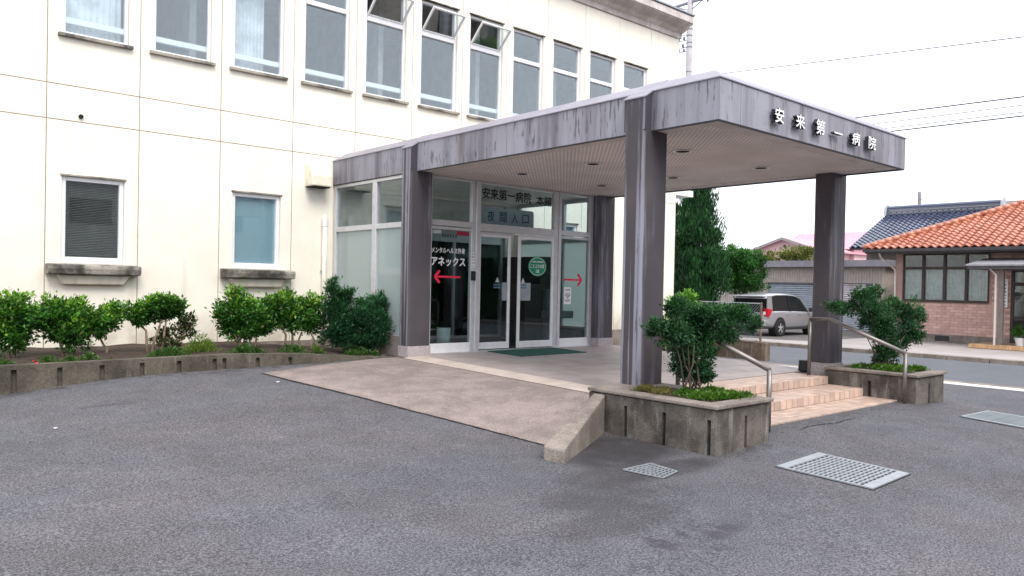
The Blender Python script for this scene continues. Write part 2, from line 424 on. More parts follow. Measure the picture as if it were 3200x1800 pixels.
for i, (a, b) in enumerate(zip(JX, JX[1:])):
    for r, (z0, z1) in enumerate(ROWS):
        holes = []; x0, x1 = a+G, b-G
        if i == 0: x0 = a
        if r == 2 and 5 <= i <= 15: holes.append((WL[i-5], WL[i-5]+WW, UZ0, UZ1))
        if r == 0 and i in LOW: holes.append((*LOW[i], 1.42, 2.79))
        lo, hi = 7.46, 11.8                              # opening behind the porch
        za = z0 + (G if r else 0)
        if r == 0 and x1 > lo and x0 < hi:
            if x0 < lo: panel(x0, lo, za, z1-G, []); panel(lo, x1, 3.05, z1-G, [])
            elif x1 > hi: panel(hi, x1, za, z1-G, []); panel(x0, hi, 3.05, z1-G, [])
            else: panel(x0, x1, 3.05, z1-G, [])
        else: panel(x0, x1, za, z1-G, holes)
mb = MB()
for x in JX[1:-1]:
    if 7.4 < x < 11.85: mb.box(x-.02, x+.02, .012, .1, 3.06, 8.36)
    else: mb.box(x-.02, x+.02, .012, .1, .1, 8.36)
mb.build('joint_sealant', MAT['joint'], BLD)
mb = MB()
for z in (3.65, 4.20): mb.box(-4.2, 18.2, .010, .09, z-.02, z+.02)
mb.build('joint_sealant', MAT['joint'], BLD)
MB().box(-4.24, 7.45, -.012, .2, -.4, .085).build('plinth', MAT['conc2'], BLD)
MB().box(11.81, 18.2, -.012, .2, -.6, .085).build('plinth', MAT['conc2'], BLD)
# end wall, back, floors, roof
MB().box(18.03, 18.225, .225, 10, -.6, 8.36).build('end_wall', MAT['wall'], BLD)
mb = MB(); mb.box(-4.24, 18.0, 9.8, 10, -.4, 8.3); mb.box(-4.24, -4.1, .24, 9.79, -.4, 8.3); mb.build('rear_wall', MAT['interior'], BLD)
MB().box(-4.0, 18.0, .23, 9.7, 3.62, 3.78).build('floor_slab', MAT['interior'], BLD)
MB().box(-4.0, 18.0, .23, 9.7, 7.55, 7.62).build('ceiling', MAT['interior'], BLD)
MB().box(-4.2, 18.2, .05, 9.95, 8.375, 8.5).build('roof', MAT['conc2'], BLD)
MB().box(-4.0, 18.0, 4.2, 4.35, 3.79, 7.54).build('corridor_wall', MAT['interior'], BLD)
# mid-grey partitions seen through the upper windows
for x in (4.9, 8.9, 11.6, 14.2): MB().box(x, x+.12, 1.0, 4.15, 3.8, 7.5).build('partition', MAT['interior'], BLD)
MB().box(-4.1, 18.2, .12, .2, 5.20, 5.29).build('window_handrail', MAT['white'], BLD)
# cornice: a cove under a gutter lip
prof = [(.0, 8.375), (-.06, 8.375), (-.07, 8.50), (-.22, 8.56), (-.34, 8.66), (-.46, 8.72), (-.46, 8.90), (-.42, 8.92), (.0, 8.92)]
MB().prism(prof, 'x', -4.3, 18.25).build('cornice', MAT['cornice'], BLD)
MB().box(-4.3, 18.29, -.50, .02, 8.925, 8.965).build('gutter_lip', MAT['galv'], BLD)
mb = MB()                                                 # ribbed underside of the cove
for i in range(170):
    x = 12.0 + i*.036
    if x < 18.2: mb.hexa([(x,-.225,8.553),(x+.014,-.225,8.553),(x+.014,-.43,8.70),(x,-.43,8.70),(x,-.232,8.538),(x+.014,-.232,8.538),(x+.014,-.445,8.69),(x,-.445,8.69)])
o = mb.build('cove_rib', MAT['cornice'], BLD); o['kind'] = 'stuff'
MB().box(18.23, 19.05, .0, 1.2, 3.92, 4.1).build('side_ledge', MAT['white'], BLD)
MB().cyl((2.92, -.03, 3.737), .035, .06, 12, 'y').build('wall_hole', MAT['dark'], BLD)

def frame_mb(x0, x1, z0, z1, y0, y1, t, tb=None):
    tb = tb or t
    return MB().box(x0, x0+t, y0, y1, z0, z1).box(x1-t, x1, y0, y1, z0, z1).box(x0+t, x1-t, y0, y1, z0, z0+tb).box(x0+t, x1-t, y0, y1, z1-t, z1)
for i, x0 in enumerate(WL):
    x1 = x0+WW; e = .004
    mb = frame_mb(x0+e, x1-e, UZ0+e, UZ1-e, .05, .15, .05)
    mb.box(x0+.06, x1-.06, .045, .145, TZ0, TZ1)
    fr = mb.build('window', MAT['alu_white'], BLD, bevel=.006)
    MB().box(x0+.05, x1-.05, .095, .103, UZ0+.05, TZ0).build('pane', MAT['glass'], fr)
    MB().box(x0-.06, x1+.05, -.07, .05, UZ0-.045, UZ0).build('sill', MAT['sill'], fr)
    MB().box(x0-.03, x1+.03, -.03, .04, UZ1, UZ1+.022).build('drip_edge', MAT['sill'], fr)
    if i in (0, 2):  # pale folded sheet added to imitate bright cloud reflections in two panes
        mb = MB(); n_ = 18; xa, xb = x0+.07, x1-.07 if i == 0 else x1-.3
        for q in range(n_):
            u0, u1 = xa+(xb-xa)*q/n_, xa+(xb-xa)*(q+1)/n_; d0, d1 = .25+.03*(q % 2), .25+.03*((q+1) % 2); mb.face([(u0, d0, 5.06), (u1, d1, 5.06), (u1, d1, 7.2), (u0, d0, 7.2)])
        mb.build('curtain', bpy.data.materials.get('cloud_reflection_sheet') or M('cloud_reflection_sheet', (.62, .65, .68), .8, var=.25, scale=3), fr)
    if i in (4, 5, 6):                                    # bottom-hung top lights tilted outward
        h = UZ1-TZ1-.06; wd = WW-.12
        mb = frame_mb(x0+.06, x1-.06, 0, h, -.02, .02, .035)
        sa = mb.build('sash', MAT['alu_white'], fr); sa.location = (0, .07, TZ1+.012); sa.rotation_euler = (rad(47), 0, 0)
        pn = MB().box(x0+.095, x1-.095, -.003, .003, .035, h-.035).build('pane', MAT['glass'], None)
        pn.location = sa.location; pn.rotation_euler = sa.rotation_euler; adopt(pn, fr)
    else:
        MB().box(x0+.05, x1-.05, .095, .103, TZ1, UZ1-.05).build('pane', MAT['glass'], fr)
for i, (x0, x1) in LOW.items():
    z0, z1 = 1.42, 2.79; e = .004
    fr = frame_mb(x0+e, x1-e, z0+e, z1-e, .04, .14, .065, .10).build('window', MAT['alu_white'], BLD, bevel=.006)
    MB().box(x0+.06, x1-.06, .088, .096, z0+.1, z1-.06).build('pane', MAT['glass'], fr)
    MB().box(x0-.02, x1+.02, -.025, .03, z1+.001, z1+.025).build('drip_edge', MAT['sill'], fr)
    cx = (x0+x1)/2
    MB().prism([(-.235, 1.395), (-.245, 1.34), (-.225, 1.25), (-.12, 1.245), (-.001, 1.245), (-.001, 1.415)], 'x', cx-.665, cx+.665).build('sill', MAT['sill'], fr, bevel=.012)
    me = MB().hexa([(cx-.44,-.11,1.09),(cx+.44,-.11,1.09),(cx+.44,-.001,1.09),(cx-.44,-.001,1.09),(cx-.52,-.15,1.243),(cx+.52,-.15,1.243),(cx+.52,-.001,1.243),(cx-.52,-.001,1.243)])
    me.build('corbel', MAT['sill_paint'], fr, bevel=.015)
    if i == 5:
        mb = MB()
        for k in range(46):
            z = z0+.11+k*.0265; mb.hexa([(x0+.07,.115,z),(x1-.07,.115,z),(x1-.07,.137,z+.014),(x0+.07,.137,z+.014),(x0+.07,.115,z+.002),(x1-.07,.115,z+.002),(x1-.07,.137,z+.016),(x0+.07,.137,z+.016)])
        o = mb.build('blind_slat', M('blind', (.17, .155, .14), .5), fr); o['kind'] = 'stuff'
    else:
        MB().box(x0+.07, x1-.07, .12, .13, z0+.1, z1-.06).build('roller_blind', MAT['frost_blue'], fr)
# vent hood and pipe
t = thing('vent_hood', 'boxy cream vent hood on the wall left of the canopy', 'vent hood', (7.0, 0, 3.0))
MB().prism([(-.002, 3.02), (-.30, 3.02), (-.30, 3.22), (-.20, 3.44), (-.002, 3.44)], 'x', 6.74, 7.16).build('hood', M('hood_paint', (.78, .73, .6), .6), t, bevel=.02, seg=2)
MB().box(6.77, 7.13, -.27, -.02, 3.0, 3.018).build('louvre', MAT['dark'], t)
t = thing('wall_pipe', 'thin white vertical pipe on the wall left of the porch glass', 'pipe', (7.13, -.08, .1))
MB().cyl((7.13, -.09, .1), .045, 2.4, 12).build('pipe', M('pipe_paint', (.74, .71, .63), .6), t, smooth=True)
MB().cyl((7.13, -.09, 2.28), .055, .12, 12).build('collar', MAT['white'], t)
MB().box(7.09, 7.17, -.09, -.001, 1.4, 1.43).build('bracket', MAT['galv'], t)

# ------------------------------------------------------------------ entrance canopy
XL, XR, YF, ZB, ZT = 7.328, 12.22, -8.778, 3.10, 3.56
CAN = thing('entrance_canopy', 'deep flat porte-cochere canopy on four mauve metal-clad columns with raised white lettering', 'canopy', (9.8, -5.2, 0))
def side_panels(x, sgn):                                    # sgn -1: outer face looks to -X
    seams = [-.002, -2.62, -4.35, -6.1, -7.52, YF+.02]
    seams = [-.002, -2.62-.145, float(onX(1584, 420, XL)[1]), -7.68, YF+.001]
    for a, b in zip(seams, seams[1:]):
        x0, x1 = (x, x+.03) if sgn < 0 else (x-.03, x)
        MB().box(x0, x1, b+.004, a-.004, ZB, ZT).build('fascia_panel', MAT['fascia'], CAN)
side_panels(XL, -1); side_panels(XR, 1)
fx = [XL+.001, float(onY(2315, 330, YF)[0]), float(onY(2797, 480, YF)[0]), XR-.001]
for a, b in zip(fx, fx[1:]):
    MB().box(a+.004, b-.004, YF-.001, YF+.029, ZB, ZT).build('fascia_panel', MAT['fascia'], CAN)
# backing, dark shadow-line strip and coping
mb = MB(); mb.box(XL+.032, XL+.10, YF+.12, -.01, ZB+.03, ZT-.01); mb.box(XR-.10, XR-.032, YF+.12, -.01, ZB+.03, ZT-.01); mb.box(XL+.032, XR-.032, YF+.031, YF+.11, ZB+.03, ZT-.01)
mb.build('fascia_frame', MAT['alu_dark'], CAN)
mb = MB(); mb.box(XL+.004, XL+.03, YF+.03, -.01, ZB-.016, ZB-.001); mb.box(XR-.03, XR-.004, YF+.03, -.01, ZB-.016, ZB-.001); mb.box(XL+.004, XR-.004, YF+.004, YF+.029, ZB-.016, ZB-.001)
mb.build('drip_edge', MAT['alu_dark'], CAN)  # near-black strip put in for the shadow line of the drip groove
cz, cr = .18, .27
mb = MB()
o0 = [(XL-.015, -.004, ZT), (XL-.015, YF-.016, ZT), (XR+.015, YF-.016, ZT), (XR+.015, -.004, ZT)]
i0 = [(XL+cr, -.004, ZT+cz), (XL+cr, YF+.25, ZT+cz), (XR-cr, YF+.25, ZT+cz), (XR-cr, -.004, ZT+cz)]
b = len(mb.v); mb.v += o0 + i0 + [(x, y, z+.012) for x, y, z in o0] + [(XL+cr, -.004, ZT), (XL+cr, YF+.25, ZT), (XR-cr, YF+.25, ZT), (XR-cr, -.004, ZT)]
for k in range(3):
    mb.f += [(k, k+1, k+9, k+8), (k+8, k+9, k+5, k+4), (k+4, k+5, k+13, k+12), (k, k+1, k+13, k+12)]
mb.f += [(0, 8, 4, 12), (3, 11, 7, 15)]
mb.build('coping', MAT['coping'], CAN)
MB().box(XL+.28, XR-.28, YF+.52, -.01, 3.4, 3.5).build('roof_deck', MAT['conc2'], CAN)
# soffit field and its plain border
MB().box(XL+.30, XR-.30, YF+.30, -2.80, ZB+.012, ZB+.03).build('soffit', MAT['soffit'], CAN)
mb = MB(); sb = M('soffit_border', (.60, .54, .52), .7)
mb.box(XL+.035, XL+.30, YF+.035, -.02, ZB+.006, ZB+.028); mb.box(XR-.30, XR-.035, YF+.035, -.02, ZB+.006, ZB+.028)
mb.box(XL+.301, XR-.301, YF+.035, YF+.299, ZB+.006, ZB+.028); mb.box(XL+.301, XR-.301, -2.799, -2.62, ZB+.006, ZB+.028)
mb.build('soffit_border', sb, CAN)
MB().box(XL+.301, XR-.301, -2.6, -.02, ZB+.012, ZB+.03).build('vestibule_ceiling', M('vestibule_ceiling', (.70, .68, .62), .7), CAN)
for x in (8.77, 10.76):
    for y in (-3.93, -5.56, -7.23):
        l = MB(); n = 20
        ring = lambda r, z: [(x+r*math.cos(2*math.pi*k/n), y+r*math.sin(2*math.pi*k/n), z) for k in range(n)]
        A, B_, D_ = ring(.14, ZB+.004), ring(.095, ZB+.004), ring(.10, ZB-.004+.012)
        b = len(l.v); l.v += A + B_
        l.f += [(k, (k+1) % n, n+(k+1) % n, n+k) for k in range(n)]
        d = l.build('downlight', M('downlight_trim', (.80, .74, .70), .5) if (x, y) == (8.77, -3.93) else bpy.data.materials['downlight_trim'], CAN)
        k2 = MB(); k2.tube([(x, y, ZB+.0035), (x, y, ZB+.008)], .094, n); k2.build('lamp_recess', MAT['dark'], d)
# columns
def column(x0, x1, y0, y1, zb, granite):
    c = 0.03
    poly = [(x0+c, y0), (x1-c, y0), (x1, y0+c), (x1, y1-c), (x1-c, y1), (x0+c, y1), (x0, y1-c), (x0, y0+c)]
    top = ZB+.002
    co = MB().prism(poly, 'z', zb, top).build('column', MAT['column'], CAN)
    out = -1 if x0 < 9 else 1                               # the pilaster that runs up past the fascia
    a, b = (x0, XL-.001) if out < 0 else (XR+.001, x1)
    zo, zi = ZT-.078, ZT-.006
    za, zb2 = (zo, zi) if out < 0 else (zi, zo)
    MB().hexa([(a,y0,top),(b,y0,top),(b,y1,top),(a,y1,top),(a,y0,za),(b,y0,zb2),(b,y1,zb2),(a,y1,za)]).build('pilaster_head', MAT['column'], co)
    if out < 0:
        xo, xi = x0-.012, XL+cr+.02; zz0 = ZT-.072; zz1 = ZT+cz+.018
        MB().hexa([(xo,y0-.012,zz0-.008),(xi,y0-.012,zz1-.03),(xi,y1+.012,zz1-.03),(xo,y1+.012,zz0-.008),(xo,y0-.012,zz0+.008),(xi,y0-.012,zz1),(xi,y1+.012,zz1),(xo,y1+.012,zz0+.008)]).build('pilaster_cap', MAT['coping'], co)
    if granite:
        MB().box(x0-.004, x1+.004, y0-.004, y1+.004, granite, zb-.001).build('granite_base', MAT['granite'], co)
column(7.207, 7.66, -2.91, -2.62, .165, -.08)
column(7.207, 7.66, -7.84, -7.52, .056, -.06)
column(11.88, 12.33, -2.91, -2.62, .165, -.1)
column(11.88, 12.33, -7.84, -7.52, .083, -.12)

# ------------------------------------------------------------------ lettering
_tc = {}
def text_mesh(body, w_, h_, extrude, mat, bold=0.0):
    c = bpy.data.curves.new('lettering', 'FONT'); c.body = body; c.extrude = 1e-4; c.resolution_u = 3
    o = bpy.data.objects.new('lettering_tmp', c); COL.objects.link(o)
    bpy.context.view_layer.update(); dg = bpy.context.evaluated_depsgraph_get()
    me = bpy.data.meshes.new_from_object(o.evaluated_get(dg)); bpy.data.objects.remove(o)
    co = np.empty(len(me.vertices)*3); me.vertices.foreach_get('co', co); co = co.reshape(-1, 3)
    mn, mxx = co.min(0), co.max(0); sz = np.maximum(mxx-mn, 1e-6)
    x = (co[:, 0]-(mn[0]+mxx[0])/2)/sz[0]*w_; z = (co[:, 1]-(mn[1]+mxx[1])/2)/sz[1]*h_
    y = np.where(co[:, 2] > 0, -extrude, 0.)
    V0 = np.stack([x, y, z], 1); fs = [tuple(pl.vertices) for pl in me.polygons]; bpy.data.meshes.remove(me)
    d = bold*h_ if len(body) > 1 or h_ > .1 else 0
    VV, FF = [], []
    for k, (dx, dz) in enumerate(((0, 0), (d, 0), (-d, 0), (0, d), (0, -d)) if d else ((0, 0),)):
        b = sum(len(q) for q in VV); VV.append(V0 + np.array((dx, -.0004*k, dz))); FF += [tuple(b+i for i in f) for f in fs]
    me = bpy.data.meshes.new('lettering'); me.from_pydata(np.concatenate(VV).tolist(), [], FF); me.update(); me.materials.append(mat)
    return me
def letters(name, body, x, y, z, w_, h_, ext, mat, parent, bold=.0):
    return link(name, text_mesh(body, w_, h_, ext, mat, bold), parent, loc=(x, y, z))
side_m = M('letter_shade_side', (.035, .033, .045), .5); LX = []  # letter sides coloured dark to stand for their shadow side
for ch, cx, cy, pw, ph in (('安',365,265,175,350),('来',785,385,172,325),('第',1190,500,168,350),('一',1550,625,165,62),('病',1905,730,155,300),('院',2230,820,145,300)):
    q = onY(2380+cx/6.44, 320+cy/6.44, YF-.08); wq = onY(2380+(cx+pw/2)/6.44, 320+(cy+pw*.14)/6.44, YF-.08)[0]-onY(2380+(cx-pw/2)/6.44, 320+(cy-pw*.14)/6.44, YF-.08)[0]
    hq = onY(2380+cx/6.44, 320+(cy-ph*.42)/6.44, YF-.08)[2]-onY(2380+cx/6.44, 320+(cy+ph*.42)/6.44, YF-.08)[2]
    if ch == '一': hq *= .55
    o = letters('letter', ch, q[0], YF-.025, q[2], wq, hq, .055, MAT['letter'], CAN, .022); LX.append((q[0], q[2]))
    me = o.data; me.materials.append(side_m)
    for pl in me.polygons:
        if abs(pl.normal.y) < .6: pl.material_index = 1
mb = MB()
for (x, z) in LX: mb.box(x-.006, x+.006, YF-.026, YF-.0015, z-.006, z+.006)
mb.build('letter_pin', MAT['galv'], CAN)

# ------------------------------------------------------------------ glazed vestibule
VES = thing('entrance_vestibule', 'glazed aluminium entrance vestibule with sliding doors under the canopy', 'entrance', (9.8, -2.66, 0))
FY = -2.66
def bar(name, x0, x1, z0, z1, y0=FY-.05, y1=FY+.05, mat='alu', p=None, bev=.006):
    return MB().box(x0, x1, y0, y1, z0, z1).build(name, MAT[mat], p or VES, bevel=bev)
bar('mullion', 7.662, 7.80, .0, 3.10); bar('mullion', 8.69, 8.76, .0, 3.10, FY-.03, FY+.06); bar('mullion', 8.762, 8.86, .0, 3.10, FY-.075, FY+.05)
bar('mullion', 10.75, 10.86, .0, 3.10, FY-.055, FY+.05, 'alu'); bar('mullion', 10.862, 10.93, .0, 3.10, FY-.075, FY+.05); bar('mullion', 11.77, 11.878, .0, 3.10)
for a, b in ((7.802, 8.688), (10.932, 11.768)):
    bar('transom', a, b, 2.24, 2.34); bar('transom', a, b, 2.175, 2.225, FY-.03, FY+.03); bar('kick_plate', a, b, .0, .17, FY-.045, FY+.04, 'alu_white')
    bar('head_rail', a, b, 3.06, 3.10, FY-.04, FY+.04)
    MB().box(a, b, FY-.004, FY+.004, 2.34, 3.06).build('pane', MAT['glass_clear'], VES)
    MB().box(a, b, FY-.004, FY+.004, .17, 2.175).build('pane', MAT['glass_door'], VES)
bar('door_header', 8.862, 10.748, 2.20, 2.34, FY-.07, FY+.05); bar('head_rail', 8.862, 10.748, 3.06, 3.10, FY-.04, FY+.04)
bar('door_header', 9.70, 10.73, 2.165, 2.198, FY-.085, FY+.03, 'alu_white'); bar('door_track', 8.862, 9.69, 2.15, 2.198, FY-.03, FY+.045)
MB().box(8.862, 10.748, FY-.004, FY+.004, 2.34, 3.06).build('pane', MAT['glass_clear'], VES)
for (a, b, y) in ((8.872, 9.655, FY+.012), (9.80, 10.735, FY-.052)):
    d = frame_mb(a, b, .03, 2.16, y-.02, y+.02, .058, .125).build('sliding_door', MAT['alu_white'], VES, bevel=.005)
    MB().box(a+.05, b-.05, y-.004, y+.004, .15, 2.11).build('pane', MAT['glass_door'], d)
MB().box(7.66, 11.9, FY-.1, FY+.1, -.02, .012).build('threshold', MAT['alu'], VES)
# left and right glazed sides
for X, sg in ((7.39, 1), (12.15, -1)):
    for (a, b) in ((-.12, -.03), (-1.60, -1.46), (-2.615, -2.5)): MB().box(X-.045, X+.045, a, b, .3, 3.1).build('mullion', MAT['alu'], VES, bevel=.006)
    for (a, b) in ((-1.459, -.121), (-2.499, -1.601)):
        MB().box(X-.04, X+.04, a, b, 2.18, 2.275).build('transom', MAT['alu'], VES, bevel=.006)
        MB().box(X-.04, X+.04, a, b, 3.03, 3.1).build('head_rail', MAT['alu'], VES); MB().box(X-.04, X+.04, a, b, .30, .36).build('bottom_rail', MAT['alu'], VES)
        MB().box(X-.004, X+.004, a, b, 2.275, 3.03).build('pane', MAT['glass_clear'], VES)
        MB().face([(X, a, .36), (X, b, .36), (X, b, 2.18), (X, a, 2.18)]).build('pane', MAT['frost'], VES)
    MB().box(X-.08, X+.08, -2.615, -.03, -.3, .30).build('base_wall', MAT['conc2'], VES)
# inside: floor, rear screen, what stands in it
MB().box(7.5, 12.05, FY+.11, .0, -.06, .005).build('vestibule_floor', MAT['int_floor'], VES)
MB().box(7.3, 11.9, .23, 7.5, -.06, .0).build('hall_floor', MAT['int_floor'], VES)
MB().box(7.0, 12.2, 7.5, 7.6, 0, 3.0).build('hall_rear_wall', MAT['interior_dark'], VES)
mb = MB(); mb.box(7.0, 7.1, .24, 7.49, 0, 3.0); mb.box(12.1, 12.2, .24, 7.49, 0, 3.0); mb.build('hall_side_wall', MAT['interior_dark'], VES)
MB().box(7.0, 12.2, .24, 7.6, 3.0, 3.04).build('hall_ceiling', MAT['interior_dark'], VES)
mb = frame_mb(7.48, 11.78, .01, 3.04, .06, .14, .06); mb.box(7.54, 11.72, .07, .13, 2.15, 2.32)
for x in (8.5, 9.25, 10.35): mb.box(x, x+.055, .065, .135, .02, 2.15)
mb.box(7.54, 9.25, .075, .125, .85, .88)
mb.build('inner_screen', MAT['alu'], VES)
MB().box(7.54, 11.72, .09, .096, .03, 2.15).build('pane', MAT['glass_door'], VES)
MB().box(7.54, 11.72, .085, .10, 2.32, 2.98).build('header_panel', M('header_panel', (.60, .60, .55), .7), VES)
def on_glass(x, y): p = onY(x, y, FY); return p[0], p[2]
YG = FY-.006
mf = text_mesh
ga, gb, gc_, gd = (float(onY(x, 620, FY)[0]) for x in (1506, 1659, 1676, 1722)); gz1 = float(onY(1580, 611, FY)[2]); gz2 = float(onY(1699, 628.5, FY)[2])
letters('lettering', '安来第一病院', (ga+gb)/2, YG, gz1, gb-ga, .20, .002, MAT['black'], VES, .022)
letters('lettering', '本館', (gc_+gd)/2, YG, gz2, gd-gc_, .19, .002, MAT['black'], VES, .022)
letters('lettering', 'メンタルヘルス外来', 8.19, YG, 1.81, .73, .10, .002, MAT['letter'], VES, .016)
letters('lettering', 'アネックス', 8.195, YG, 1.615, .74, .155, .002, MAT['letter'], VES, .028)
mb = MB(); rs = np.random.RandomState(15)                 # a line of small print too far off to read
for i in range(6):
    cx = 8.06+i*.058
    for k in range(3): zz = 2.052+.021*k; mb.box(cx-.021, cx+.021, YG-.002, YG, zz-.004, zz+.004)
    xx = cx+rs.uniform(-.012, .012); mb.box(xx-.005, xx+.005, YG-.0028, YG-.0021, 2.046, 2.10)
mb.build('small_print', MAT['black'], VES)
def arrow(x0, x1, z, head, sgn):
    mb = MB(); t_ = .019
    mb.box(x0, x1, YG-.003, YG, z-t_, z+t_)
    tip = x0 if sgn < 0 else x1
    for s in (1, -1):
        a = np.array((tip, z)); b = a + np.array((-sgn*head, s*head)); n_ = np.array((b-a)[::-1])*(-1, 1); n_ = n_/np.linalg.norm(n_)*t_*1.25
        mb.prism([tuple(a-n_), tuple(b-n_), tuple(b+n_), tuple(a+n_)], 'y', YG-.0045-.0004*s, YG-.0005)
    return mb.build('arrow', MAT['red'], VES)
arrow(7.90, 8.46, 1.345, .105, -1); arrow(11.08, 11.60, 1.355, .12, 1)
MB().box(8.36, 8.64, YG-.002, YG, 2.09, 2.165).build('red_sticker', M('dark_red_sticker', (.30, .02, .06), .5), VES)
MB().box(7.84, 8.02, YG-.002, YG, 2.10, 2.16).build('white_sticker', M('grey_sticker', (.45, .5, .5), .5), VES)
# top-level notices and signs
t = thing('night_entrance_sign', 'grey-blue signboard with navy characters behind the glass above the sliding doors', 'sign', (9.55, FY+.2, 2.36))
r_ = .05; x0, x1, z0, z1 = 8.90, 10.30, 2.345, 2.665
poly = [(x0, z0), (x1, z0)] + [(x1-r_+r_*math.cos(a), z1-r_+r_*math.sin(a)) for a in (0, .5, 1.05, 1.57)] + [(x0+r_-r_*math.cos(a), z1-r_+r_*math.sin(a)) for a in (1.57, 1.05, .5, 0)]
MB().prism(poly, 'y', FY+.075, FY+.105).build('board', MAT['blue_sign'], t)
for ch, x in (('夜', 9.21), ('間', 9.51), ('入', 9.80), ('口', 10.08)): letters('letter', ch, x, FY+.073, 2.50, .165, .19 if ch != '口' else .165, .003, MAT['navy'], t, .008)
t = thing('oval_door_sign', 'green oval sign with white characters stuck on the right sliding door', 'sign', (10.3, FY-.06, 1.6))
Yd = FY-.052-.0045
ov = lambda rx, rz, cx=10.30, cz_=1.595: [(cx+rx*math.cos(2*math.pi*k/40), cz_+rz*math.sin(2*math.pi*k/40)) for k in range(40)]
MB().prism(ov(.24, .19), 'y', Yd-.004, Yd).build('plate', MAT['green_sign'], t)
a, b_ = ov(.222, .172), ov(.214, .164); mb = MB(); mb.v = [(p[0], Yd-.0048, p[1]) for p in a+b_]; mb.f = [(k, (k+1) % 40, 40+(k+1) % 40, 40+k) for k in range(40)]; mb.build('rim_line', MAT['letter'], t)
letters('lettering', '介護老人保健施設', 10.30, Yd-.0045, 1.685, .31, .034, .001, MAT['letter'], t, .01)
letters('lettering', 'ことぶきの家', 10.30, Yd-.0045, 1.60, .36, .08, .001, MAT['letter'], t, .01)
letters('lettering', '2階', 10.30, Yd-.0045, 1.50, .09, .07, .001, MAT['letter'], t, .01)
t = thing('paper_notice', 'white notice with a line heart drawing on the right glass pane', 'notice', (11.17, YG, .9))
MB().box(11.095, 11.30, YG-.003, YG-.001, .86, 1.205).build('paper', MAT['white'], t)
letters('lettering', '安心安全', 11.198, YG-.0035, 1.15, .13, .035, .001, MAT['black'], t, .01)
hp = [(16*math.sin(a)**3/17, (13*math.cos(a)-5*math.cos(2*a)-2*math.cos(3*a)-math.cos(4*a))/17) for a in np.linspace(0, 2*math.pi, 33)]
MB().tube([(11.198+.058*p[0], YG-.0045, 1.04+.062*p[1]) for p in hp], .0045, 5, False).build('heart_mark', MAT['black'], t)
MB().tube([(11.198+dx, YG-.0045, 1.04+dz) for dx, dz in ((-.045, .01), (-.015, -.02), (0, .0), (.02, -.02), (.045, .012))], .004, 5).build('hand_mark', MAT['black'], t)
mb = MB(); mb.box(11.12, 11.275, YG-.0045, YG-.0031, .935, .948); mb.box(11.14, 11.255, YG-.0045, YG-.0031, .905, .913); mb.build('text_line', MAT['black'], t)
t = thing('paper_notice', 'narrow white notice of vertical writing on the left door mullion', 'notice', (8.63, YG, 1.4))
MB().box(8.655, 8.755, FY-.058, FY-.056, 1.47, 1.80).build('paper', MAT['white'], t)
for x in (8.685, 8.727):
    for i, ch in enumerate('夜間の出入口'): letters('letter', ch, x, FY-.0585, 1.765-i*.052, .028, .034, .001, MAT['black'], t, .0)
t = thing('intercom', 'small black intercom box under the narrow notice beside the doors', 'intercom', (8.70, FY-.06, 1.3))
MB().box(8.655, 8.755, FY-.09, FY-.056, 1.29, 1.455).build('case', MAT['black'], t, bevel=.008); MB().box(8.68, 8.73, FY-.093, FY-.0905, 1.36, 1.42).build('speaker', MAT['alu_dark'], t)
for nm, dx, lab in (('door_notice', 9.27, 'pale poster with a triangle warning mark on the left sliding door'), ('door_notice', 9.83, 'pale poster with a triangle warning mark on the right sliding door')):
    y = FY+.012-.0045 if dx < 9.6 else Yd
    t = thing(nm, lab, 'notice', (dx+.2, y, 1.0)); pc = bpy.data.materials.get('poster_paper') or M('poster_paper', (.30, .34, .37), .6)
    if dx < 9.6:
        MB().box(9.46, 9.59, y-.002, y, .93, 1.27).build('paper', pc, t); tx = 9.34
    else:
        MB().box(9.865, 10.13, y-.002, y, .93, 1.27).build('paper', pc, t); tx = 9.93
    MB().prism([(tx-.05, 1.27), (tx+.05, 1.27), (tx, 1.37)], 'y', y-.0035, y-.0022).build('triangle', M('pale_triangle', (.5, .56, .6), .5) if not bpy.data.materials.get('pale_triangle') else bpy.data.materials['pale_triangle'], t)
    mb = MB()
    for z in (1.24, 1.19): mb.box(tx-.09, tx+.09, y-.0035, y-.0023, z-.03, z)
    mb.build('text_bar', bpy.data.materials.get('blue_bar') or M('blue_bar', (.07, .16, .22), .5), t)
t = thing('shoe_cabinet', 'dark cabinet inside the vestibule behind the right-hand pane', 'cabinet', (11.35, -1.4, 0))
MB().box(10.75, 11.25, -1.9, -1.2, .006, 1.25).build('body', MAT['cabinet'], t, bevel=.01); MB().box(11.26, 11.55, -2.0, -1.5, .006, 1.15).build('side_unit', M('grey_cabinet', (.16, .16, .17), .5), t, bevel=.01)
MB().box(11.2, 11.75, -2.3, -1.9, .55, .70).build('shelf', M('shelf_grey', (.2, .22, .24), .5), t)
t = thing('tall_cupboard', 'dark tall cupboard inside the vestibule behind the right sliding door', 'cabinet', (11.85, -.75, 0))
MB().box(11.62, 12.06, -1.40, -.12, .006, 1.86).build('body', MAT['cabinet'], t, bevel=.01)
mb = MB()
for z in (.5, .95, 1.4): mb.box(11.611, 11.619, -1.38, -.14, z, z+.012)
mb.build('door_line', M('cab_line', (.12, .10, .09), .5), t)
t = thing('umbrella_stand', 'grey cylindrical umbrella stand behind the left glass pane', 'stand', (8.45, -2.2, 0))
MB().tube([(8.42, -2.25, .006), (8.42, -2.25, .42)], [.13, .13], 18).build('drum', M('drum_grey', (.42, .47, .5), .4), t, smooth=True); MB().cyl((8.42, -2.25, .421), .11, .006, 18).build('opening', MAT['dark'], t)
t = thing('flower_pot', 'red flowers in a dark pot behind the left glass pane', 'flower pot', (8.2, -1.5, 0))
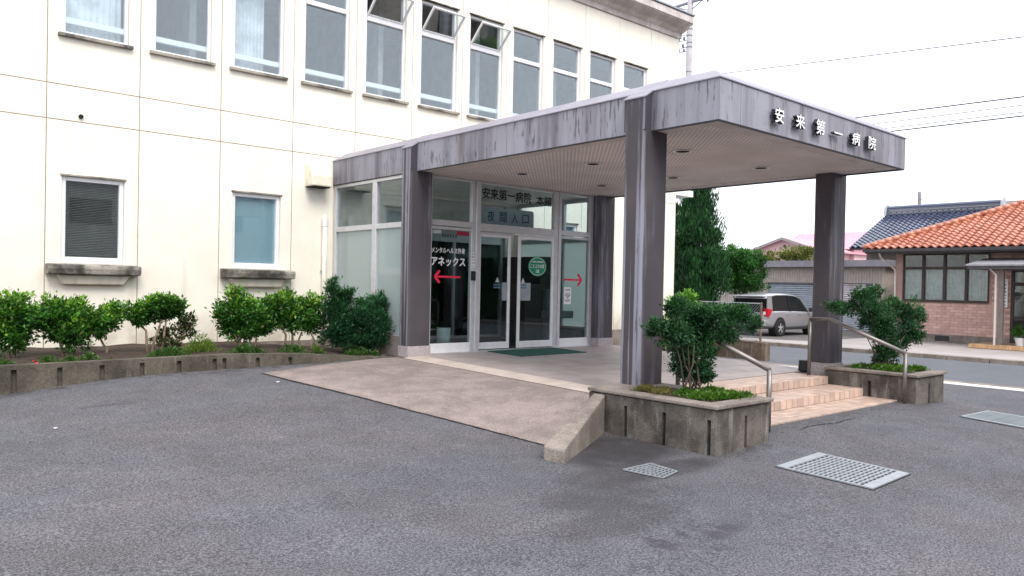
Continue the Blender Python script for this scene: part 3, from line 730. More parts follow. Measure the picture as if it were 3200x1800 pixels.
MB().tube([(8.3, -1.7, .006), (8.3, -1.7, .35)], [.10, .14], 14).build('pot', MAT['cabinet'], t)
mb = MB(); random.seed(3)
for i in range(60):
    a, r, z = random.random()*6.28, random.random()*.13, .42+random.random()*.16; c = np.array((8.3+r*math.cos(a), -1.7+r*math.sin(a), z)); d = np.random.RandomState(i).randn(2, 3)*.03
    mb.face([c-d[0], c-d[1], c+d[0], c+d[1]])
mb.build('blossom', MAT['red'], t)

# ------------------------------------------------------------------ porch floor, steps, ramp
def fz(y): return 0 - .1*sstep(0, 1, 0) - .0195*max(0, (-2.66-y))          # floor falls gently to the steps
S1Y, S2Y, S3Y = -7.91, -8.46, -8.97
S1Z, S2Z, S3Z = -.100, -.222, -.342
XP0, XP1 = 7.10, 12.45
porch = MB()
porch.hexa([(XP0,-7.9,-.6),(XP1,-7.9,-.6),(XP1,-2.56,-.6),(XP0,-2.56,-.6),(XP0,-7.9,fz(-7.9)-.012),(XP1,-7.9,fz(-7.9)-.012),(XP1,-2.56,-.012),(XP0,-2.56,-.012)])
PF = struct(porch.build('porch_floor', MAT['grout']))
ys = [-2.66, -3.27, -3.88, -4.49, -5.10, -5.71, -6.32, -6.93, -7.32]; xs = [7.50 + .61*i for i in range(9)]; xs[-1] = XP1
for ya, yb in zip(ys, ys[1:]):
    for xa, xb in zip(xs, xs[1:]):
        g_ = .004
        MB().hexa([(xa+g_,yb+g_,fz(yb)-.03),(xb-g_,yb+g_,fz(yb)-.03),(xb-g_,ya-g_,fz(ya)-.03),(xa+g_,ya-g_,fz(ya)-.03),(xa+g_,yb+g_,fz(yb)),(xb-g_,yb+g_,fz(yb)),(xb-g_,ya-g_,fz(ya)),(xa+g_,ya-g_,fz(ya))]).build('paving_slab', MAT['floor'], PF)
yb_ = [-2.92, -4.2, -5.4, -6.5, -7.54]
for ya, yb in zip(yb_, yb_[1:]):
    g_ = .006
    MB().hexa([(7.10,yb+g_,fz(yb)-.06),(7.494,yb+g_,fz(yb)-.03),(7.494,ya-g_,fz(ya)-.03),(7.10,ya-g_,fz(ya)-.06),(7.10,yb+g_,fz(yb)-.012),(7.494,yb+g_,fz(yb)+.004),(7.494,ya-g_,fz(ya)+.004),(7.10,ya-g_,fz(ya)-.012)]).build('edging_stone', MAT['edge'], PF)
# steps: concrete core and tiles
ST = thing('entrance_steps', 'three broad steps of salmon-pink tiles between the two concrete planters', 'steps', (9.7, -8.4, -.35))
SX0, SX1 = 7.69, 11.715
mb = MB(); mb.box(SX0, SX1, -8.45, -7.33, -.6, S2Z-.02); mb.box(SX0, SX1, -7.90, -7.33, S2Z-.02, S1Z-.02); mb.box(SX0, SX1, -8.96, -8.45, -.6, S3Z-.02)
mb.build('core', MAT['grout'], ST)
NT_ = 27; pitch = (SX1-SX0)/NT_; tg = .0055
tm = {}
def tile_mesh(key, sx, sy, sz):
    if key not in tm: tm[key] = MB().box(-sx/2, sx/2, -sy/2, sy/2, -sz/2, sz/2).mesh('tile', MAT['tile'])
    return tm[key]
rest = MB(); count = 0
for (y, z0, z1) in ((S1Y, S2Z, S1Z), (S2Y, S3Z, S2Z)):
    me = tile_mesh('r', pitch-2*tg, .016, z1-z0-.008)
    for i in range(NT_): link('tile', me, ST, loc=(SX0+pitch*(i+.5), y+.004, (z0+z1)/2-.002+.001))
def tread(y0, y1, z, rows, single):
    global rest
    py = (y1-y0)/rows; me = tile_mesh(('t', rows, round(py, 3)), pitch-2*tg, py-2*tg, .018)
    for r in range(rows):
        for i in range(NT_):
            c = (SX0+pitch*(i+.5), y0+py*(r+.5), z-.0085)
            if r in single: link('tile', me, ST, loc=c)
            else: rest.box(c[0]-pitch/2+tg, c[0]+pitch/2-tg, c[1]-py/2+tg, c[1]+py/2-tg, z-.018, z+.0005)
tread(S1Y-.004, -7.33, S1Z, 4, (0, 1)); tread(S2Y-.004, S1Y-.006, S2Z, 4, (0, 1, 2)); tread(S3Y, S2Y-.006, S3Z, 4, (0, 1, 2, 3))
rest.build('tile_field', MAT['tile'], ST)['kind'] = 'stuff'
# ramp: a warped concrete slab from the asphalt up to the porch edge
lo_px = [(822,1168),(900,1188),(1000,1212),(1100,1236),(1200,1262),(1300,1288),(1400,1313),(1500,1339),(1600,1365),(1700,1392),(1722,1398)]
lo_pts = [ground_hit(*p) for p in lo_px]
mb = MB(); rows = 9; nC = 28
ls = np.array(lo_pts); tt = np.linspace(0, 1, len(ls)); 
yl = np.linspace(0, 1, nC)
low = np.stack([np.interp(yl, tt, ls[:, k]) for k in range(3)], 1)
for i, q in enumerate(yl):
    a = low[i]; yt = -2.78 - q*(7.63-2.78); b = np.array((7.10, yt, fz(yt)-.018))
    for r in range(rows):
        s_ = r/(rows-1); p = a*(1-s_)+b*s_; z = a[2]*(1-s_) + b[2]*s_ + .012 + .015*math.sin(math.pi*s_) - (.012 if r == rows-1 else 0)
        z = max(z, gz(p[0], p[1])+.006) if r < rows-1 else z
        mb.v.append((p[0], p[1], z))
mb.f = [(i*rows+r, i*rows+r+1, (i+1)*rows+r+1, (i+1)*rows+r) for i in range(nC-1) for r in range(rows-1)]
nb = len(mb.v); mb.v += [(p[0]-.02, p[1], gz(p[0], p[1])-.1) for p in low]
mb.f += [(nb+i, i*rows, (i+1)*rows, nb+i+1) for i in range(nC-1)]
struct(mb.build('ramp', MAT['ramp'], smooth=True))
mb = MB(); rj = np.random.RandomState(14)                 # open joint where the asphalt meets the ramp
for i in range(60):
    q = i/59; p = np.array([np.interp(q, tt, ls[:, k]) for k in range(3)]); w0 = .012+.02*rj.rand(); w1 = .01+.015*rj.rand()
    mb.v += [(p[0]-w0, p[1]-.3*w0, gz(p[0]-w0, p[1])+.004), (p[0]+w1-.012, p[1], gz(p[0], p[1])+.012)]
mb.f = [(2*i, 2*i+1, 2*i+3, 2*i+2) for i in range(59)]
struct(mb.build('ramp_joint', MAT['dark']))
# kerb along the low end of the ramp
kb = MB(); A0 = np.array((5.22, -8.60)); 
kb.hexa([(5.18,-8.63,-.6),(6.66,-7.80,-.6),(6.66,-7.62,-.6),(5.12,-8.40,-.6),(5.18,-8.63,-.315),(6.66,-7.80,-.005),(6.66,-7.62,-.005),(5.12,-8.40,-.305)])
tag(kb.build('ramp_kerb', MAT['conc2'], bevel=.022, seg=3), 'sloping concrete kerb between the ramp and the near planter', 'kerb')
tag(MB().hexa([(9.02,-3.72,fz(-3.72)+.001),(10.70,-3.70,fz(-3.7)+.001),(10.70,-2.80,fz(-2.8)+.001),(9.02,-2.80,fz(-2.8)+.001),(9.02,-3.72,fz(-3.72)+.014),(10.70,-3.70,fz(-3.7)+.014),(10.70,-2.80,fz(-2.8)+.014),(9.02,-2.80,fz(-2.8)+.014)]).build('door_mat', MAT['mat']), 'dark green mat in front of the sliding doors', 'door mat')

mb = MB(); rj = np.random.RandomState(24); ca, cb = ground_hit(2495, 1345), ground_hit(2702, 1302)
for i in range(40):
    q = i/39; p = ca*(1-q)+cb*q; p[1] += .02*math.sin(q*9)+.012*rj.randn(); w0 = .004+.012*rj.rand()*math.sin(math.pi*min(1, q+.08))
    mb.v += [(p[0], p[1]-w0, gz(p[0], p[1])+.003), (p[0], p[1]+w0, gz(p[0], p[1])+.003)]
mb.f = [(2*i, 2*i+1, 2*i+3, 2*i+2) for i in range(39)]
struct(mb.build('asphalt_crack', MAT['dark']))
# ------------------------------------------------------------------ planters
def planter(x0, x1, y0, y1, zt, label, slots_left, slots_front, capx, hole):
    t = thing('concrete_planter', label, 'planter', ((x0+x1)/2, (y0+y1)/2, -.45), 'planters beside the steps')
    T = .14; zb = -.62; zc = zt-.055; sw, sd_ = .024, .075; zs = zc-.10
    mb = MB()
    def run(a, b, cuts, fn):                              # a wall run with vertical slots cut in its face
        e = a
        for c in sorted(cuts):
            mb.box(*fn(e, c-sw, 0, zb, zc)); mb.box(*fn(c-sw, c+sw, sd_, zb, zs)); mb.box(*fn(c-sw, c+sw, 0, zs, zc)); e = c+sw
        mb.box(*fn(e, b, 0, zb, zc))
    run(y0, y1, slots_left, lambda a, b, d, c, e: (x0+d, x0+T, a, b, c, e))
    run(x0+T, x1, slots_front, lambda a, b, d, c, e: (a, b, y0+d, y0+T, c, e))
    mb.box(x1-T, x1, y0+T, y1, zb, zc); mb.box(x0+T, x1-T, y1-T, y1, zb, zc)
    mb.build('wall', MAT['conc'], t)
    ov_ = .035; cw = .20
    c = MB(); cx0, cx1, cy0, cy1 = x0-ov_, x1+ov_, y0-ov_, y1+ .0
    c.box(cx0, cx0+cw, cy0, cy1, zc+.012, zt); c.box(cx1-cw, cx1, cy0, cy1, zc+.012, zt); c.box(cx0+cw, cx1-cw, cy0, cy0+cw, zc+.012, zt); c.box(cx0+cw, cx1-cw, cy1-hole, cy1, zc+.012, zt)
    c.build('cap', MAT['conc2'], t, bevel=.012, seg=2)
    MB().box(x0+.02, x1-.02, y0+.02, y1-.02, zc-.001, zc+.011).build('shadow_joint', MAT['alu_dark'], t)
    MB().box(x0+.17, x1-.17, y0+.17, y1-hole+.01, zc+.013, zt-.012).build('soil', MAT['soil'], t)
    return t
planter(6.665, 7.68, -9.27, -7.545, .055, 'near concrete planter at the foot of the left front column', tuple(float(onX(x, 1300, 6.665)[1]) for x in (1954, 2075, 2216)), (float(onY(2331, 1330, -9.27)[0]),), 0, .42)
planter(11.72, 12.74, -9.22, -7.85, .05, 'far concrete planter at the right end of the steps', (float(onX(2716, 1220, 11.72)[1]),), (float(onY(2903, 1230, -9.22)[0]),), 0, .12)
# planting bed along the building
bw = MB(); YB = -2.75
def topz(x): return float(np.interp(x, [-5, 1.5, 2.7, 4.3, 5.4, 6.3, 7.08], [.10, .125, .135, .15, .11, .03, -.02]))
slots = [float(onY(cx/1.9815, 860+cy/1.9815, YB)[0]) for cx, cy in ((85,660),(370,630),(632,610),(880,590),(1110,570),(1330,560),(1390,555),(1597,550),(1797,545))]
xsb = sorted(set([-5, -3, -1, 0, 1.4, 2.2, 3.2, 4.2, 4.8, 5.4, 5.85, 6.3, 6.7, 7.08] + [s-.03 for s in slots] + [s+.03 for s in slots]))
for a, b in zip(xsb, xsb[1:]):
    mid = (a+b)/2; za, zb_ = topz(a), topz(b)
    slot = any(abs(mid-s) < .029 for s in slots)
    if slot:
        d = .05; h = .055
        bw.hexa([(a,YB+d,-.6),(b,YB+d,-.6),(b,YB+.16,-.6),(a,YB+.16,-.6),(a,YB+d,za-h),(b,YB+d,zb_-h),(b,YB+.16,zb_-h),(a,YB+.16,za-h)])
        bw.hexa([(a,YB,za-h),(b,YB,zb_-h),(b,YB+.16,zb_-h),(a,YB+.16,za-h),(a,YB,za),(b,YB,zb_),(b,YB+.16,zb_),(a,YB+.16,za)])
    else:
        bw.hexa([(a,YB,-.6),(b,YB,-.6),(b,YB+.16,-.6),(a,YB+.16,-.6),(a,YB,za),(b,YB,zb_),(b,YB+.16,zb_),(a,YB+.16,za)])
tag(bw.build('garden_wall', mat_concrete('mossy_bed_wall', (.115, .098, .075), (.05, .044, .033), .22)), 'low stained concrete bed wall with drain slots along the cream building', 'wall')
mb = MB(); xs_ = np.linspace(-5, 7.25, 60); ysb = np.linspace(YB+.15, -.0, 12); rs = np.random.RandomState(4)
mb.v = [(x, y, min(topz(x)-.025, .1) + .03*rs.rand() + (.02 if -2 < y < -.5 else 0)) for y in ysb for x in xs_]
mb.f = [(j*60+i, j*60+i+1, (j+1)*60+i+1, (j+1)*60+i) for j in range(11) for i in range(59)]
struct(mb.build('soil_bed', MAT['soil'], smooth=True))

# ------------------------------------------------------------------ handrails
def rail(label, pts, posts):
    t = thing('handrail', label, 'handrail', tuple(posts[0]), 'handrails of the steps')
    MB().tube(pts, .030, 10).build('rail', MAT['steel'], t, smooth=True)
    for (a, b) in ((posts[0], pts[0]), (posts[1], pts[-1])):
        MB().tube([a, np.array(b)+(0, 0, .0)], .028, 10).build('post', MAT['steel'], t, smooth=True)
XRL = 11.60
u0 = onX(2532, 997, XRL); u1 = onX(2594, 997, XRL); l1 = onX(2830, 1104, XRL); lb = onX(2829, 1266, XRL)
rail('steel handrail beside the far planter at the right of the steps', [u0, u1, l1], [(u0[0], u0[1], S1Z), (l1[0], l1[1], gz(l1[0], l1[1])-.02)])
XLL = 7.78
v1 = onX(2405, 1156, XLL); up = onX(2240, 1066, XLL); u_ = up + (up-v1)*.35
rail('steel handrail beside the near planter at the left of the steps', [(u_[0], u_[1]+.3, u_[2]), u_, v1], [(u_[0], u_[1]+.3, S1Z), (v1[0], v1[1], S3Z)])
tag(MB().tube([(12.05, -7.35, fz(-7.3)), (12.05, -7.35, .09)], [.11, .10], 14).build('rubber_bollard_foot', MAT['black'], bevel=.01), 'small black rubber block behind the upper rail post', 'rubber block')

# ------------------------------------------------------------------ drain grates
def grate(label, P, nx, ny, flange, grp='drain grates in the asphalt', plate=False):
    P = [np.array(p) for p in P]                            # corners: two along the first long side, then across
    c = sum(P)/4; t = thing('drain_grate', label, 'drain grate', tuple(c), grp)
    U = lambda u, v: (P[0]*(1-u)+P[1]*u)*(1-v) + (P[3]*(1-u)+P[2]*u)*v
    def slab(u0, u1, v0, v1, z0, z1):
        q = [U(u0, v0), U(u1, v0), U(u1, v1), U(u0, v1)]
        return [(p[0], p[1], p[2]+z0) for p in q] + [(p[0], p[1], p[2]+z1) for p in q]
    MB().hexa(slab(-.018, 1.018, -.012, 1.012, -.06, .004)).build('pit', MAT['dark'], t)
    fr = MB(); fu, fv = flange
    for s in ((0, fu, 0, 1), (1-fu, 1, 0, 1), (fu, 1-fu, 0, fv), (fu, 1-fu, 1-fv, 1)): fr.hexa(slab(*s, .0045, .016))
    fr.build('frame', MAT['galv'], t)
    if plate:
        for j in range(ny):
            v0, v1 = fv+(1-2*fv)*j/ny, fv+(1-2*fv)*(j+1)/ny; MB().hexa(slab(fu, 1-fu, v0+.003, v1-.003, .005, .012)).build('plate', bpy.data.materials.get('cover_plate') or M('cover_plate', (.13, .155, .165), .5, .3, var=.2), t)
        return t
    for i in range(nx+1):
        u = fu + (1-2*fu)*i/nx; MB().hexa(slab(u-.006, u+.006, fv, 1-fv, .005, .0145)).build('bar', MAT['galv'], t)
    for j in range(1, ny):
        v = fv + (1-2*fv)*j/ny; MB().hexa(slab(fu, 1-fu, v-.011, v+.011, .005, .013)).build('cross_bar', MAT['galv'], t)
def c22(x, y): return 1640+x/1.894, 1080+y/1.894
def gp(x, y): p = ground_hit(x, y); return (p[0], p[1], p[2])
grate('large galvanised drain grate in the asphalt in front of the steps', [gp(*c22(1490, 720)), gp(*c22(1740, 640)), gp(*c22(2275, 765)), gp(*c22(2060, 855))], 9, 15, (.03, .11))
grate('small drain grate beside the sloping kerb and near planter', [gp(*c22(580, 740)), gp(*c22(745, 703)), gp(*c22(905, 750)), gp(*c22(820, 790))], 5, 8, (.03, .03))
t = grate('drain cover of plain steel plates at the right edge of the parking ground', [gp(3002, 1303), gp(3087, 1286), gp(3300, 1322), gp(3230, 1345)], 0, 5, (.05, .03), plate=True)

# ------------------------------------------------------------------ foliage
def leaf_object(name, P, Dr, Nn, L, Wd, cols, mat, parent=None):
    """one folded diamond per leaf: P base, Dr direction, Nn normal"""
    n = len(P); Sd = np.cross(Dr, Nn); Sd /= np.linalg.norm(Sd, axis=1)[:, None]+1e-9
    Nn = np.cross(Sd, Dr)
    L = L[:, None]; Wd = Wd[:, None]
    V = np.empty((n, 4, 3))
    V[:, 0] = P; V[:, 1] = P + Dr*L*.45 + Sd*Wd*.5 + Nn*Wd*.18; V[:, 2] = P + Dr*L; V[:, 3] = P + Dr*L*.45 - Sd*Wd*.5 + Nn*Wd*.18
    me = bpy.data.meshes.new(name); me.vertices.add(n*4); me.vertices.foreach_set('co', V.ravel())
    idx = np.arange(n)*4; T = np.stack([idx, idx+1, idx+2, idx, idx+2, idx+3], 1).ravel()
    me.loops.add(n*6); me.loops.foreach_set('vertex_index', T)
    me.polygons.add(n*2); me.polygons.foreach_set('loop_start', np.arange(n*2)*3); me.polygons.foreach_set('loop_total', np.full(n*2, 3))
    me.update(calc_edges=True)
    ca = me.color_attributes.new('Col', 'FLOAT_COLOR', 'POINT')
    cc = np.ones((n, 4, 4)); cc[:, :, :3] = cols[:, None, :]; ca.data.foreach_set('color', cc.ravel())
    me.materials.append(mat); me.validate()
    return link(name, me, parent)
def unit(a): return a/(np.linalg.norm(a, axis=-1, keepdims=True)+1e-9)
def crown(name, parent, lobes, n, size, pal, seed, mat=None, aspect=2.0, clump=.32, per=26, up=.35, tip=None, tipf=.5, jit=.25):
    """lobes (x,y,z,rx,ry,rz): twig clumps scattered over each lobe, leaves spread round every clump"""
    R_ = np.random.RandomState(seed); vol = np.array([l[3]*l[4]*l[5] for l in lobes])**.67; vol /= vol.sum()
    P, D, C_ = [], [], []
    pal_c = np.array([p[0] for p in pal]); pal_w = np.array([p[1] for p in pal], float); pal_w /= pal_w.sum()
    for l, f_ in zip(lobes, vol):
        c, r = np.array(l[:3]), np.array(l[3:6]); k = max(6, int(per)); nl = int(n*f_)
        dirs = unit(R_.randn(k, 3)); rr = R_.rand(k)**.45*(1+.18*R_.randn(k)); cc = dirs*np.clip(rr, .1, 1.22)[:, None]
        tone = 1 + .22*R_.randn(k)
        w = R_.randint(0, k, nl)
        q = cc[w] + clump*R_.randn(nl, 3)*np.array([1, 1, .8])*.62
        out = unit(q + .001*R_.randn(nl, 3))
        P.append(c + q*r); d = unit(out*.7 + np.array([0, 0, up]) + R_.randn(nl, 3)*.55); D.append(d)
        col = pal_c[R_.choice(len(pal), nl, p=pal_w)] * (np.clip(tone[w], .6, 1.5)*(1+jit*(R_.rand(nl)-.5)))[:, None]
        if tip is not None:
            m_ = (R_.rand(nl) < tipf*np.clip(q[:, 2]*1.1, 0, 1)) ; col[m_] = np.array(tip)*(1+.3*(R_.rand(m_.sum())-.5))[:, None]
        C_.append(col)
    P, D, C_ = np.concatenate(P), np.concatenate(D), np.concatenate(C_); m_ = len(P)
    L = size*(.45+1.1*R_.rand(m_)); N_ = unit(np.array([0, 0, 1.]) + R_.randn(m_, 3)*.7)
    return leaf_object(name, P, D, N_, L, L/aspect, C_, mat or MAT['leaf'], parent)
def plobes(px, Y, dfac=.85, dy=0):                          # photo ellipses at a known distance -> solid lobes
    out = []
    for i, (x, y, rx, ry) in enumerate(px):
        p = onY(x, y, Y + (dy if i % 2 else 0)); s_ = depth(p)/F_PX
        out.append((p[0], p[1], p[2], rx*s_, rx*s_*dfac, ry*s_))
    return out
def k7(x, y): return x/1.9815, 860+y/1.9815
def stem(parent, pts, r0, r1, mat='bark'):
    n = len(pts); MB().tube(pts, [r0+(r1-r0)*i/(n-1) for i in range(n)], 7).build('stem', MAT[mat], parent, smooth=True)
GREEN = [((.035, .12, .018), 4), ((.06, .19, .025), 4), ((.022, .075, .016), 3), ((.11, .10, .03), .25)]
FRESH = (.21, .40, .05)
DARK = [((.018, .075, .03), 4), ((.03, .11, .04), 3), ((.012, .048, .022), 3)]
RED = [((.05, .07, .025), 3), ((.075, .05, .025), 2), ((.035, .08, .02), 3)]
def bed_shrub(label, lobes7, base7, Y, n, size, pal, seed, tip=FRESH, tipf=.55, stems=None, per=30, **kw):
    px = [(*k7(x, y), rx/1.9815, ry/1.9815) for x, y, rx, ry in lobes7]
    b = onY(*k7(*base7), Y); bz = topz(b[0])-.03; t = thing('shrub', label, 'shrub', (b[0], Y, bz), 'shrubs in the bed along the building')
    lob = plobes([(x, y, rx*1.06, ry*1.06) for x, y, rx, ry in px], Y, .8, .12)
    crown('crown', t, lob, int(n*1.5), size*.86, pal, seed, tip=tip, tipf=tipf, per=per, **kw)
    for st in (stems or []):
        pts = [onY(*k7(*p), Y) for p in st]; pts[-1][2] = bz-.05
        stem(t, pts[::-1], .024, .012)
    return t
bed_shrub('bright green shrub cut by the left edge of the picture', [(70,240,150,105),(170,250,80,80),(40,370,110,95),(130,350,80,70)], (60,500), -1.75, 5200, .062, GREEN, 1, stems=[[(60,400),(50,520)],[(100,380),(80,520)]])
bed_shrub('wide round green shrub under the blind window', [(360,250,110,100),(480,255,110,95),(440,360,105,85),(330,320,80,70),(570,300,90,85),(685,235,72,80),(640,300,70,60)], (480,510), -1.75, 8200, .062, GREEN, 2, stems=[[(440,400),(415,470),(425,520)],[(590,330),(640,430),(660,450),(658,525)],[(360,380),(380,450),(395,520)]])
bed_shrub('two-tier green shrub on bare bent stems beside the blank panel', [(1010,170,95,65),(1075,200,65,60),(930,200,60,60),(1010,230,80,45),(835,240,62,62),(880,270,55,40)], (925,500), -1.75, 5200, .058, GREEN, 3, stems=[[(860,300),(905,345),(908,420),(918,505)],[(1000,270),(985,330),(955,400),(938,505)],[(1030,270),(1000,300)]])
bed_shrub('small sparse dark shrub with reddish leaves', [(1165,290,52,45),(1150,350,50,45),(1030,370,55,48),(1000,410,45,38),(1090,420,40,35)], (1065,480), -1.7, 1500, .05, RED, 4, tip=None, stems=[[(1150,360),(1100,420),(1070,490)],[(1030,380),(1055,430),(1060,490)]], per=18)
bed_shrub('dense green shrub under the blue-blind window', [(1470,190,110,95),(1430,260,85,80),(1540,270,110,110),(1490,320,110,70),(1610,300,70,80)], (1540,475), -1.7, 7200, .062, GREEN, 5, stems=[[(1480,370),(1500,470)],[(1545,370),(1550,480)],[(1590,370),(1575,480)],[(1450,360),(1480,420),(1500,480)]])
bed_shrub('spreading green shrub with arching stems left of the dark yew', [(1680,200,80,95),(1770,190,90,95),(1870,210,90,95),(1960,240,75,85),(1840,290,80,70),(1910,310,90,70),(1740,280,60,50)], (1820,475), -1.7, 7800, .062, GREEN, 6, stems=[[(1740,320),(1770,370),(1765,480)],[(1770,310),(1810,360),(1815,480)],[(1870,350),(1850,400),(1860,480)],[(1920,350),(1945,400),(1935,480)]])
bed_shrub('dark blue-green yew shrub with upright tips beside the porch glass', [(2060,90,50,60),(2080,180,75,80),(2150,130,45,50),(2090,300,105,110),(2200,300,110,120),(2170,400,120,60),(2290,220,80,80),(2350,190,60,55),(2330,310,85,90),(2390,270,40,40),(2300,400,90,60)], (2200,480), -2.05, 21000, .062, DARK, 7, tip=(.03, .15, .05), tipf=.35, aspect=3.6, up=.75, per=34, stems=[[(2150,400),(2170,490)],[(2250,400),(2240,490)]])
# weeds and ground cover
def tufts(name, spots, seed, pal, size, n_each, spread=.12, height=.12, blade=False):
    R_ = np.random.RandomState(seed); P, D, C_ = [], [], []
    pc = np.array([p[0] for p in pal]); pw = np.array([p[1] for p in pal], float); pw /= pw.sum()
    for (x, y, z, s_) in spots:
        n = int(n_each*s_); r = np.abs(R_.randn(n))*spread*s_; a = R_.rand(n)*6.283; h = R_.rand(n)*height*s_*np.exp(-(r/(spread*s_*1.6))**2)
        P.append(np.stack([x+r*np.cos(a), y+r*np.sin(a)*.7, z+h], 1)); D.append(unit(np.stack([np.cos(a)*.8, np.sin(a)*.8, .5+R_.rand(n)], 1)+R_.randn(n, 3)*.4))
        C_.append(pc[R_.choice(len(pal), n, p=pw)]*(.8+.4*R_.rand(n))[:, None])
    P, D, C_ = map(np.concatenate, (P, D, C_)); m_ = len(P); L = size*(.6+.8*R_.rand(m_))
    return leaf_object(name, P, D, unit(R_.randn(m_, 3)*.6+[0, 0, 1]), L, L/(5 if blade else 2), C_, MAT['leaf'])
WEED = [((.035, .10, .022), 3), ((.055, .14, .028), 3), ((.10, .16, .03), 1)]
sp = []
for x, y, s_ in ((300,530,.7),(440,500,.5),(560,525,.7),(980,480,.8),(1050,500,1.1),(1110,490,.8),(1490,490,.8),(1540,500,1.1),(1600,490,.6),(1800,495,1.0),(1850,490,1.0),(1970,480,.6),(2190,490,.8),(2250,500,1.1),(2330,490,.7),(20,540,.6)):
    p = onY(*k7(x, y), -2.45); sp.append((p[0], p[1]+.08*random.random(), topz(p[0])-.03, s_))
tag(tufts('weeds', sp, 11, WEED, .04, 260, .11, .13), 'low green weeds along the front of the planting bed', 'weeds', kind='stuff')
sp = []
for x, y, s_ in ((1200,470,.7),(1240,450,1.1),(1290,465,.7),(1960,470,.5)): p = onY(*k7(x, y), -2.0); sp.append((p[0], p[1], topz(p[0])-.03, s_))
tag(tufts('yellow_weeds', sp, 12, [((.17, .24, .03), 2), ((.1, .2, .03), 2)], .055, 420, .12, .25, True), 'yellow-green feathery weeds in the bed beside the small dark shrub', 'weeds', kind='stuff')
t = thing('red_flower', 'tiny red flower at the front of the bed near the left edge', 'flower', tuple(onY(*k7(220, 545), -2.6)))
p = onY(*k7(220, 540), -2.62); mb = MB(); rs = np.random.RandomState(2)
for i in range(9): d = rs.randn(2, 3)*.010; c = p+rs.randn(3)*.012; mb.face([c-d[0], c-d[1], c+d[0], c+d[1]])
mb.build('petal', MAT['red'], t); MB().tube([(p[0], p[1], topz(p[0])-.05), tuple(p)], .005, 5).build('stem', MAT['bark_dark'], t)
# planter shrubs
def kp(x, y): return 2000+x/2.264, 820+y/2.264
def planter_shrub(label, lob, Y, base, n, seed, pal, size, zt, stems, tip):
    px = [(*kp(x, y), rx/2.264, ry/2.264) for x, y, rx, ry in lob]
    t = thing('shrub', label, 'shrub', base, 'shrubs in the two planters')
    crown('crown', t, plobes(px, Y, .75, .15), n, size, pal, seed, tip=tip, tipf=.4, aspect=2.2, per=30, clump=.34, up=.3)
    for i, s_ in enumerate(stems):
        q = onY(*kp(*s_[0]), Y+.08*math.sin(i*2.1)); m_ = onY(*kp(*s_[1]), Y+.05*math.sin(i*1.3)); b = np.array((base[0]+.11*math.sin(i*1.7), base[1]+.09*math.cos(i*2.3), zt-.03))
        stem(t, [b, (b+m_)/2+(0, 0, .0), m_, q], .014, .006, 'bark_dark')
PG = [((.018, .07, .028), 4), ((.03, .10, .036), 3), ((.012, .044, .02), 3)]
planter_shrub('bushy small-leaved shrub on many stems in the near planter', [(250,330,90,80),(340,400,120,100),(470,380,120,90),(600,370,110,75),(720,400,85,75),(800,430,60,60),(120,450,75,60),(80,480,50,40),(250,500,130,90),(420,520,130,90),(600,490,110,75),(330,620,120,80),(470,640,90,80),(300,730,90,60),(430,740,90,60),(340,800,90,50),(450,810,80,45)],
    -8.62, (7.17, -8.62, .03), 27000, 21, PG, .036, .03, [((250+45*i, 560+20*(i % 3)), (290+28*i, 720)) for i in range(8)], (.05, .16, .045))
planter_shrub('bushy small-leaved shrub on many stems in the far planter', [(1370,310,60,40),(1450,330,90,55),(1560,270,90,75),(1660,230,75,60),(1640,340,120,90),(1790,330,110,80),(1900,350,100,80),(1980,400,60,70),(1740,440,130,80),(1880,470,120,80),(1950,520,70,50),(1640,430,90,60),(1730,540,100,70),(1840,560,80,60),(1720,640,80,50),(1700,690,60,40),(1770,650,60,40)],
    -8.5, (12.22, -8.5, .03), 27000, 22, PG, .038, .03, [((1600+45*i, 520+15*(i % 3)), (1660+24*i, 640)) for i in range(8)], (.05, .15, .045))
MOSS = [((.06, .15, .02), 3), ((.10, .2, .025), 3), ((.04, .10, .02), 2)]
R_ = random.Random(5)
tag(tufts('planter_grass', [(R_.uniform(6.98, 7.48), R_.uniform(-9.06, -8.55), .048, R_.uniform(.6, 1)) for i in range(16)] + [(R_.uniform(7.0, 7.5), R_.uniform(-9.08, -8.9), .05, .8) for i in range(8)], 31, MOSS, .035, 260, .09, .07), 'mossy green ground cover in the near planter', 'ground cover', kind='stuff')
tag(tufts('dry_grass', [(R_.uniform(6.85, 7.1), R_.uniform(-8.5, -8.0), .05, R_.uniform(.5, .8)) for i in range(6)], 33, [((.20, .16, .05), 2), ((.14, .15, .04), 2)], .05, 150, .09, .06, True), 'dry yellowish grass at the foot of the left front column', 'grass', kind='stuff')
tag(tufts('planter_grass', [(R_.uniform(11.9, 12.6), R_.uniform(-9.0, -8.2), .043, R_.uniform(.6, 1)) for i in range(26)], 32, MOSS, .035, 240, .1, .08), 'mossy green ground cover in the far planter', 'ground cover', kind='stuff')

